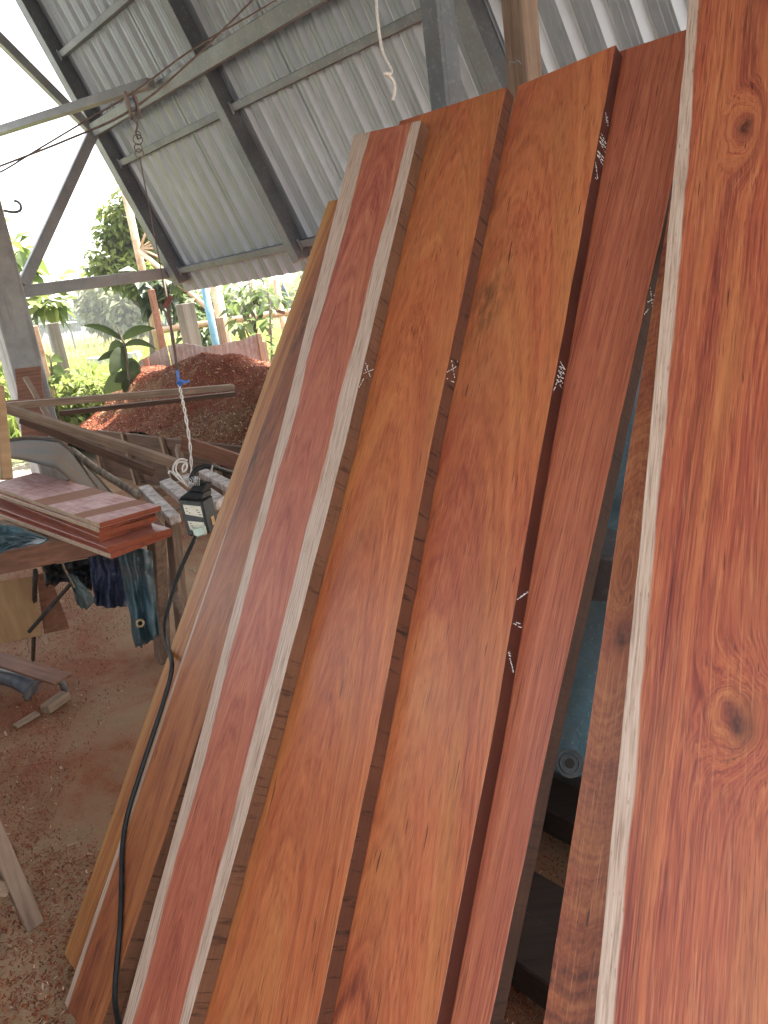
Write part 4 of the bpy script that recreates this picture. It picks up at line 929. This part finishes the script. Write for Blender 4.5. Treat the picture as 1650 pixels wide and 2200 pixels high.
upright('rusty_post', (462, 610), 10.5, .15, M['rustpost'], 'thick rust streaked post beside the blue pipe beyond the fence')
upright('rusty_post', (592, 600), 11.5, .09, M['rustpost'], 'thin rusty post at the right end of the pipe railing')
upright('blue_pipe', (438, 610), 10.2, .1, M['pvc'], 'light blue plastic pipe standing beyond the corrugated fence', 'pipe')
M['oldconcrete'] = timber('mossy_weathered_concrete', (.11, .1, .08), (.24, .22, .18), .25, .9, .5, 'z')
upright('concrete_post', (396, 652), 9.3, .17, M['oldconcrete'], 'square weathered concrete post behind the corrugated fence', box=True)
upright('concrete_stub', (113, 694), 9.6, .11, M['oldconcrete'], 'slim pale concrete stub beside the shed column', box=True)
upright('brown_stake', (324, 622), 9.8, .07, M['redtimber'], 'dark red stake in front of the tall rust streaked post', 'stake', box=True)
upright('brown_stake', (470, 682), 9.9, .08, M['oldwood_z'], 'brown stake standing beside the thick rusty post', 'stake', box=True)
upright('thin_stake', (566, 733), 8.4, .045, M['oldwood_z'], 'thin grey stake just right of the corrugated fence', 'stake', box=True)
upright('leaning_timber', (70, 700), 9.0, .09, M['rustpost'], 'rusty brown upright just right of the concrete column', box=True)
prl = thing('pipe_railing', 'rusty horizontal pipe railing beyond the corrugated fence', 'railing', at(480, 760, 10.6).xy.to_3d())
build(MB().tube([at(330, 712, 10.9), at(480, 690, 10.7), at(640, 668, 10.4)], .045, 8), 'pipe', M['rustpost'], prl, smooth=True)
tag(build(MB().tube([at(300, 540, 11.4), at(470, 682, 10.7)], .04, 8), 'long_strut', M['rustpost'], smooth=True), 'long rusty strut slanting down from the tall post to the thick post', 'strut')
fs = thing('fan_struts', 'fan of thin rusty pipes spreading from the tall post under the roof edge', 'pipes', at(300, 535, 11.4))
for q in ((316, 492), (334, 512), (342, 522), (344, 533), (362, 562)): build(MB().tube([at(301, 534, 11.4), at(*q, 11.2)], .016, 7), 'pipe', M['rustpost'], fs, smooth=True)
lc = MB(); lc.bar(at(575, 662, 9.6), at(612, 672, 9.6), .04, .04); tag(build(lc, 'dark_branch', M['darkwood']), 'short dark stick crossing the pipe railing at right', 'stick')
tag(build(MB().prism([at(604, 600, 10.2), at(622, 640, 10.2), at(612, 660, 10.2), at(606, 650, 10.2)], V(.0, .12, 0)), 'dark_bundle', M['greyteal'], bevel=.01), 'dark green bundle tied to the far right post', 'bundle')

# ------------------------------------------------------------------ vegetation
FO = {'bright': foliage('leaf_bright', (.1, .15, .035), (.28, .32, .09), .55), 'mid': foliage('leaf_mid', (.06, .1, .035), (.17, .22, .075), .5), 'pale': foliage('leaf_haze_pale', (.17, .19, .1), (.33, .35, .19), .55),  # pale leaves have distance haze put into their colour
      'dark': foliage('leaf_dark', (.03, .045, .018), (.07, .1, .03), .22), 'dry': foliage('grass_dry', (.3, .25, .13), (.48, .41, .24), .4), 'grass': foliage('grass_green', (.2, .27, .05), (.42, .47, .13), .5)}
BARK = timber('grey_bark', (.09, .07, .055), (.2, .16, .125), .5, .9, axis='z')
def leafcloud(name, clumps, size, mat, parent=None, asp=.5):
    """clumps: (centre, radius vector, count)"""
    vs = []; fs = []; tv = []
    for c, r, n in clumps:
        ct = rnd(-.2, .2)
        for _ in range(n):
            while True:
                q = V(rnd(-1, 1), rnd(-1, 1), rnd(-1, 1)); l_ = q.length
                if l_ <= 1 and random.random() < .35 + .65 * l_: break
            p = c + V(q.x * r.x, q.y * r.y, q.z * r.z)
            d = (V(q.x, q.y, q.z * .5 - .35) + V(rnd(-.8, .8), rnd(-.8, .8), rnd(-.6, .5))).normalized(); sd = d.cross(V(rnd(-.5, .5), rnd(-.5, .5), 1)).normalized(); l_ = size * rnd(.6, 1.35); w = l_ * asp * .5
            up = sd.cross(d) * (l_ * .1); k = len(vs)
            vs += [p, p + d * l_ * .5 + sd * w + up, p + d * l_ + V(0, 0, -l_ * .15), p + d * l_ * .5 - sd * w + up, p + d * l_ * .5]
            fs += [(k, k + 1, k + 2, k + 4), (k, k + 4, k + 2, k + 3)]; x_ = min(1, max(0, rnd(.0, 1.) + ct + q.z * .15)); tv += [x_, x_]
    o0 = Vector(parent['_o']) if parent is not None else Vector()
    me = bpy.data.meshes.new(name); me.from_pydata([tuple(v_ - o0) for v_ in vs], [], fs); me.materials.append(mat)
    o = bpy.data.objects.new(name, me); COL.objects.link(o); tint(o, tv)
    if parent is not None: o.parent = parent
    return o
def tree(name, label, base, top, r0, clumps, size, mat, group=None, asp=.5, cat='tree'):
    base = V(base.x, base.y, 0); t_ = thing(name, label, cat, base, group); mb = MB()
    mid = base.lerp(top, .5) + V(rnd(-.1, .1), rnd(-.1, .1), 0) * (top - base).length * .4
    mb.tube(smooth_pts([base, mid, top], 4), [r0 * (1 - .75 * i / 8) for i in range(9)], 8)
    for c, r, n in clumps:
        s0 = base.lerp(top, min(.95, max(.3, (c.z - base.z) / max(.1, top.z - base.z) - .25))); mb.tube(smooth_pts([s0, s0.lerp(c, .5) + V(0, 0, .1 * r.z), c], 3), [r0 * .4 * (1 - .8 * i / 6) for i in range(7)], 5)
    build(mb, 'trunk', BARK, t_, smooth=True); leafcloud('crown', clumps, size, mat, t_, asp); return t_
def cl(px, py, dep, rp, n, sq=1.): r = rp / FPX * dep; return (at(px, py, dep), V(r, r, r * sq), n)
# tall leafy tree behind the rusty post
b_ = at(300, 700, 13.5)
tree('leafy_tree', 'tall bright green leafy tree behind the tall rusty post', b_, at(292, 470, 13.5), .09,
     [cl(272, 412, 13, 22, 60), cl(240, 455, 13, 24, 110), cl(275, 470, 13, 34, 260), cl(310, 470, 13.5, 34, 260), cl(238, 500, 13, 26, 150), cl(270, 515, 13.2, 36, 330), cl(300, 545, 13.5, 44, 480), cl(328, 520, 13.5, 36, 300), cl(215, 545, 13, 26, 80), cl(245, 575, 13, 34, 260), cl(285, 590, 13, 36, 330), cl(325, 590, 13.5, 36, 300), cl(205, 580, 13, 20, 50), cl(345, 550, 13.8, 28, 180)], .17, FO['bright'])
tree('shady_tree', 'dark large leaved tree hanging below the eave beside the rusty post', at(372, 800, 11), at(352, 600, 11), .05,
     [cl(312, 612, 11.2, 24, 18), cl(338, 630, 11.2, 26, 20), cl(368, 605, 11, 22, 14), cl(385, 640, 11, 18, 10), cl(345, 600, 11.4, 22, 24)], .3, FO['dark'], asp=.6)
tree('left_tree', 'large leaved tree whose branch hangs below the tie beam at left', at(-120, 900, 11), at(-60, 560, 11), .1,
     [cl(75, 645, 10.5, 20, 18, .6), cl(100, 652, 10.5, 20, 18, .6), cl(126, 650, 10.5, 14, 8, .6), cl(38, 540, 10.5, 22, 22), cl(45, 590, 10.5, 18, 14), cl(120, 605, 10.5, 12, 8, .5), cl(-40, 520, 11, 50, 80)], .3, FO['bright'], asp=.55)
# young trees right of the fence
tree('young_tree', 'young dark stemmed tree behind the right end of the corrugated fence', at(545, 800, 9.4), at(536, 600, 9.4), .055, [cl(515, 640, 9.4, 34, 34), cl(540, 612, 9.4, 30, 30), cl(560, 650, 9.4, 28, 22), cl(520, 690, 9.3, 26, 20), cl(552, 685, 9.3, 22, 14)], .15, FO['mid'], asp=.55)
tree('forked_sapling', 'thin forked sapling just right of the corrugated fence', at(560, 790, 9.0), at(575, 605, 9.2), .026, [cl(585, 640, 9.1, 18, 10), cl(555, 720, 9, 16, 9), cl(566, 770, 8.9, 14, 10)], .19, FO['mid'], asp=.55)
tree('bushy_shrub', 'bushy shrub standing between the concrete post and the blue pipe', at(425, 800, 12), at(425, 700, 12), .04, [cl(418, 700, 12, 30, 130), cl(440, 720, 12, 34, 150), cl(405, 660, 12.3, 28, 110), cl(470, 660, 12.6, 34, 130)], .18, FO['mid'])
# farther trees
far_specs = [('round yellow green tree in the middle distance behind the big leaved sapling', 235, 655, 38, [(200, 640, 32), (235, 620, 38), (268, 650, 36), (225, 680, 34), (285, 690, 30), (300, 640, 36)], 'pale', .5),
             ('distant green trees left of the far house', 100, 690, 75, [(85, 690, 18), (110, 684, 20), (140, 680, 18), (165, 672, 16)], 'mid', .9),
             ('distant bushy tree right of the far house', 330, 690, 60, [(318, 672, 30), (350, 690, 30), (375, 665, 34)], 'mid', .8),
             ('far pale tree behind the blue pipe', 450, 660, 45, [(410, 640, 34), (450, 650, 36), (490, 640, 36), (530, 650, 40)], 'pale', .55),
             ('far green tree at the right under the eave', 620, 650, 40, [(580, 640, 36), (620, 640, 38), (655, 650, 40)], 'bright', .55),
             ('far tree seen behind the leaning planks edge', 700, 620, 55, [(690, 610, 50), (760, 600, 60)], 'mid', .8)]
for lab, bx, by, dp, cs_, mt, sz in far_specs:
    b_ = at(bx, by, dp); tree('distant_tree', lab, b_, V(b_.x, b_.y, max(1.5, b_.z)), .16, [cl(x_, y_, dp + rnd(-2, 2), r_, int(r_ * 9)) for x_, y_, r_ in cs_], sz, FO[mt], 'distant trees')
wd = []
for k in range(70):
    a_ = k / 70 * 6.283 + rnd(-.03, .03); rr_ = rnd(120, 170); h = rnd(4, 8) * (1.3 if abs(a_ - 3) < 2 else 1)
    wd.append((V(math.sin(a_) * rr_, math.cos(a_) * rr_, h * .5), V(rnd(7, 11), rnd(5, 8), h * .6), 190))
kind(leafcloud('far_woods', wd, 1.5, FO['mid']), 'stuff')
# broad leaved sapling in front of the fence
def bigleaf(a, b, w, droop, mat, parent, seed):
    a, b = Vector(a), Vector(b); d = b - a; sd = d.cross(ray(260, 760)).normalized(); up = sd.cross(d).normalized(); rows = []
    for i in range(8):
        e = i / 7; pr_ = math.sin(math.pi * min(1, .06 + e * .94) ** .8) ** .75 if e < 1 else .02
        c = a + d * e + V(0, 0, 1) * (droop * 4 * e * (1 - e)); row = []
        for k in (-1, -.5, 0, .5, 1): row.append(c + sd * (w * pr_ * k) + up * (.12 * w * abs(k) + .03 * w * math.sin(e * 14 + seed + k)))
        rows.append(row)
    o = build(MB().grid(rows), 'leaf', mat, parent, smooth=True); tint(o, [min(1, max(0, .45 + .3 * nz(seed, i * .1, 2))) for i in range(len(o.data.polygons))]); return o
sp = thing('broadleaf_sapling', 'dark big leaved sapling standing against the bright field', 'sapling', at(268, 860, 8.4).xy.to_3d())
SD = 8.4
stem = [V(sp.location.x, sp.location.y, 0), at(276, 800, SD), at(269, 745, SD), at(261, 728, SD), at(250, 700, SD)]
build(MB().tube(smooth_pts(stem), [.016 - .0004 * i for i in range(25)], 7), 'stem', BARK, sp, smooth=True)
for i, (a, b, w, dr) in enumerate((((261, 728), (176, 700), .036, .05), ((264, 727), (334, 706), .05, .04), ((268, 742), (338, 752), .036, .06), ((266, 745), (238, 806), .085, .0), ((266, 742), (232, 756), .06, .03), ((262, 760), (209, 776), .04, .03), ((275, 770), (292, 826), .1, .0), ((272, 790), (300, 800), .08, .02), ((276, 810), (222, 846), .1, .03), ((276, 815), (286, 862), .09, .02), ((277, 800), (245, 822), .06, .0))):
    bigleaf(at(*a, SD), at(*b, SD + rnd(-.15, .15)), w, dr, FO['dark'], sp, i)
sp2 = thing('small_sapling', 'small leafy sapling growing round the slim concrete stub', 'sapling', at(105, 860, 9.2).xy.to_3d())
build(MB().tube(smooth_pts([V(sp2.location.x, sp2.location.y, 0), at(112, 800, 9.2), at(108, 760, 9.2)]), .012, 6), 'stem', BARK, sp2, smooth=True)
for i, (a, b, w, dr) in enumerate((((108, 770), (90, 778), .06, .02), ((108, 775), (138, 778), .05, .04), ((110, 790), (95, 812), .07, .0), ((111, 790), (140, 806), .06, .02), ((112, 800), (130, 825), .07, .0))): bigleaf(at(*a, 9.2), at(*b, 9.2), w, dr, FO['mid'], sp2, i + 30)
# weeds, grass and field: masses
wc = []
for k in range(230):
    x_, y_ = rnd(-9, 3), rnd(10.0, 19); h = rnd(.25, .65)
    wc.append((V(x_, y_, h * .5), V(rnd(.3, .7), rnd(.3, .6), h * .6), 95))
kind(leafcloud('weeds', wc, .17, FO['bright'], asp=.35), 'stuff')
wc = [(at(px, py, 9.3) , V(.3, .3, .28), 130) for px, py in ((110, 850), (140, 850), (165, 845), (190, 850), (130, 880), (160, 890), (215, 840), (-10, 800), (0, 850))]
wc += [(V(x_, y_, .15), V(.4, .3, .25), 120) for x_, y_ in ((.6, 9.4), (1.4, 9.2), (.1, 10), (2.2, 9), (-6, 9), (-5, 9.2))]
kind(leafcloud('undergrowth', wc, .13, FO['bright'], asp=.5), 'stuff')
def grass(name, n, x0, x1, y0, y1, h, mat, thr=-1):
    vs = []; fs = []; tv = []
    for _ in range(n):
        y_ = y0 + (y1 - y0) * random.random() ** 1.7; x_ = rnd(x0, x1) * (y_ / y1 * .8 + .2)
        if nz(x_ * .15, y_ * .1, 4) < thr: continue
        hh = h * rnd(.5, 1.4); a = rnd(0, 6.28); w = .012 + y_ * .0009; k = len(vs); d = V(math.cos(a), math.sin(a), 0); l_ = V(rnd(-.5, .5), rnd(-.5, .5), 0) * hh
        p = V(x_, y_, -.01); vs += [p - d * w, p + d * w, p + l_ * .4 + V(0, 0, hh * .65) + d * w * .6, p + l_ + V(0, 0, hh)]; fs += [(k, k + 1, k + 2), (k, k + 2, k + 3)]; q = random.random(); tv += [q, q]
    me = bpy.data.meshes.new(name); me.from_pydata([tuple(v_) for v_ in vs], [], fs); me.materials.append(mat); o = bpy.data.objects.new(name, me); COL.objects.link(o); tint(o, tv); return kind(o, 'stuff')
grass('field_grass', 60000, -34, 26, 10, 60, .45, FO['grass']); grass('dry_grass', 20000, -46, 30, 28, 90, .55, FO['dry'], -.05)
# far house, hut and mast
hs_ = thing('far_house', 'small far house with grey hipped roof beyond the field', 'house', at(180, 690, 90).xy.to_3d())
c = Vector(hs_.location); M['plaster'] = flat('pale_plaster', (.6, .58, .56), .8, .1, .5); M['tile'] = flat('faded_roof', (.3, .22, .23), .8, .2, 1.)
build(MB().box(c + V(0, 0, 1.2), 8, 6, 2.4), 'wall', M['plaster'], hs_)
build(MB().add([c + V(*q) for q in ((-4.6, -3.6, 2.3), (4.6, -3.6, 2.3), (4.6, 3.6, 2.3), (-4.6, 3.6, 2.3), (-1.6, 0, 4.4), (1.8, 0, 4.4))], [(0, 1, 5, 4), (1, 2, 5), (2, 3, 4, 5), (3, 0, 4), (3, 2, 1, 0)]), 'roof', M['tile'], hs_)
for xx in (-2.2, 0, 2.2): build(MB().box(c + V(xx, -3.02, 1.3), 1, .08, 1), 'window', M['slot'], hs_)
ht = thing('white_hut', 'low hut with white sheet roof beyond the concrete stub', 'hut', at(124, 706, 34).xy.to_3d()); c = Vector(ht.location); zz = at(124, 697, 34).z
build(MB().bar(c + V(-.6, 0, zz + .12), c + V(.75, 0, zz), .9, .04), 'roof', flat('white_sheet', (.75, .76, .78), .5, .05, 2.), ht)
for xx in (-.45, .55): build(MB().bar(c + V(xx, 0, 0), c + V(xx, 0, zz), .06, .06, V(0, 1, 0)), 'post', M['steel_dark'], ht)
tk = thing('concrete_trough', 'pale concrete trough lying in the field behind the sapling', 'trough', at(240, 742, 21).xy.to_3d()); c = Vector(tk.location)
for q in ((-.62, 0, .12, .5), (.62, 0, .12, .5)): build(MB().box(c + V(q[0], q[1], .3), q[2], .5, .6), 'end', M['concrete'], tk, bevel=.01)
for yy in (-.22, .22): build(MB().box(c + V(0, yy, .3), 1.12, .08, .56), 'side', M['concrete'], tk, bevel=.01)
pm = thing('power_pole', 'far power pole with cross arm and insulators above the trees', 'pole', at(182, 640, 95).xy.to_3d()); c = Vector(pm.location); tz = at(182, 580, 95).z
build(MB().bar(c, c + V(0, 0, tz), .3, .3, V(0, 1, 0)), 'mast', M['concrete'], pm); build(MB().bar(c + V(-1.8, 0, tz - 1.4), c + V(1.8, 0, tz - .9), .15, .15), 'cross_arm', M['steel_dark'], pm)
for xx in (-1.6, -.7, .8, 1.6): build(MB().bar(c + V(xx, 0, tz - 1.15), c + V(xx, 0, tz - .2), .18, .18, V(0, 1, 0)), 'insulator', M['steel_dark'], pm)
# ------------------------------------------------------------------ hazy air
hz = MB().box((0, 0, 14), 2400, 2400, 31)
hm = bpy.data.materials.new('hazy_air'); hm.use_nodes = True; hm.node_tree.nodes.clear()
pvn = hm.node_tree.nodes.new('ShaderNodeVolumePrincipled'); pvn.inputs['Color'].default_value = (.93, .95, 1, 1); pvn.inputs['Density'].default_value = .002; pvn.inputs['Anisotropy'].default_value = .3
hmo = hm.node_tree.nodes.new('ShaderNodeOutputMaterial'); hm.node_tree.links.new(pvn.outputs[0], hmo.inputs['Volume'])
kind(build(hz, 'haze', hm), 'stuff')
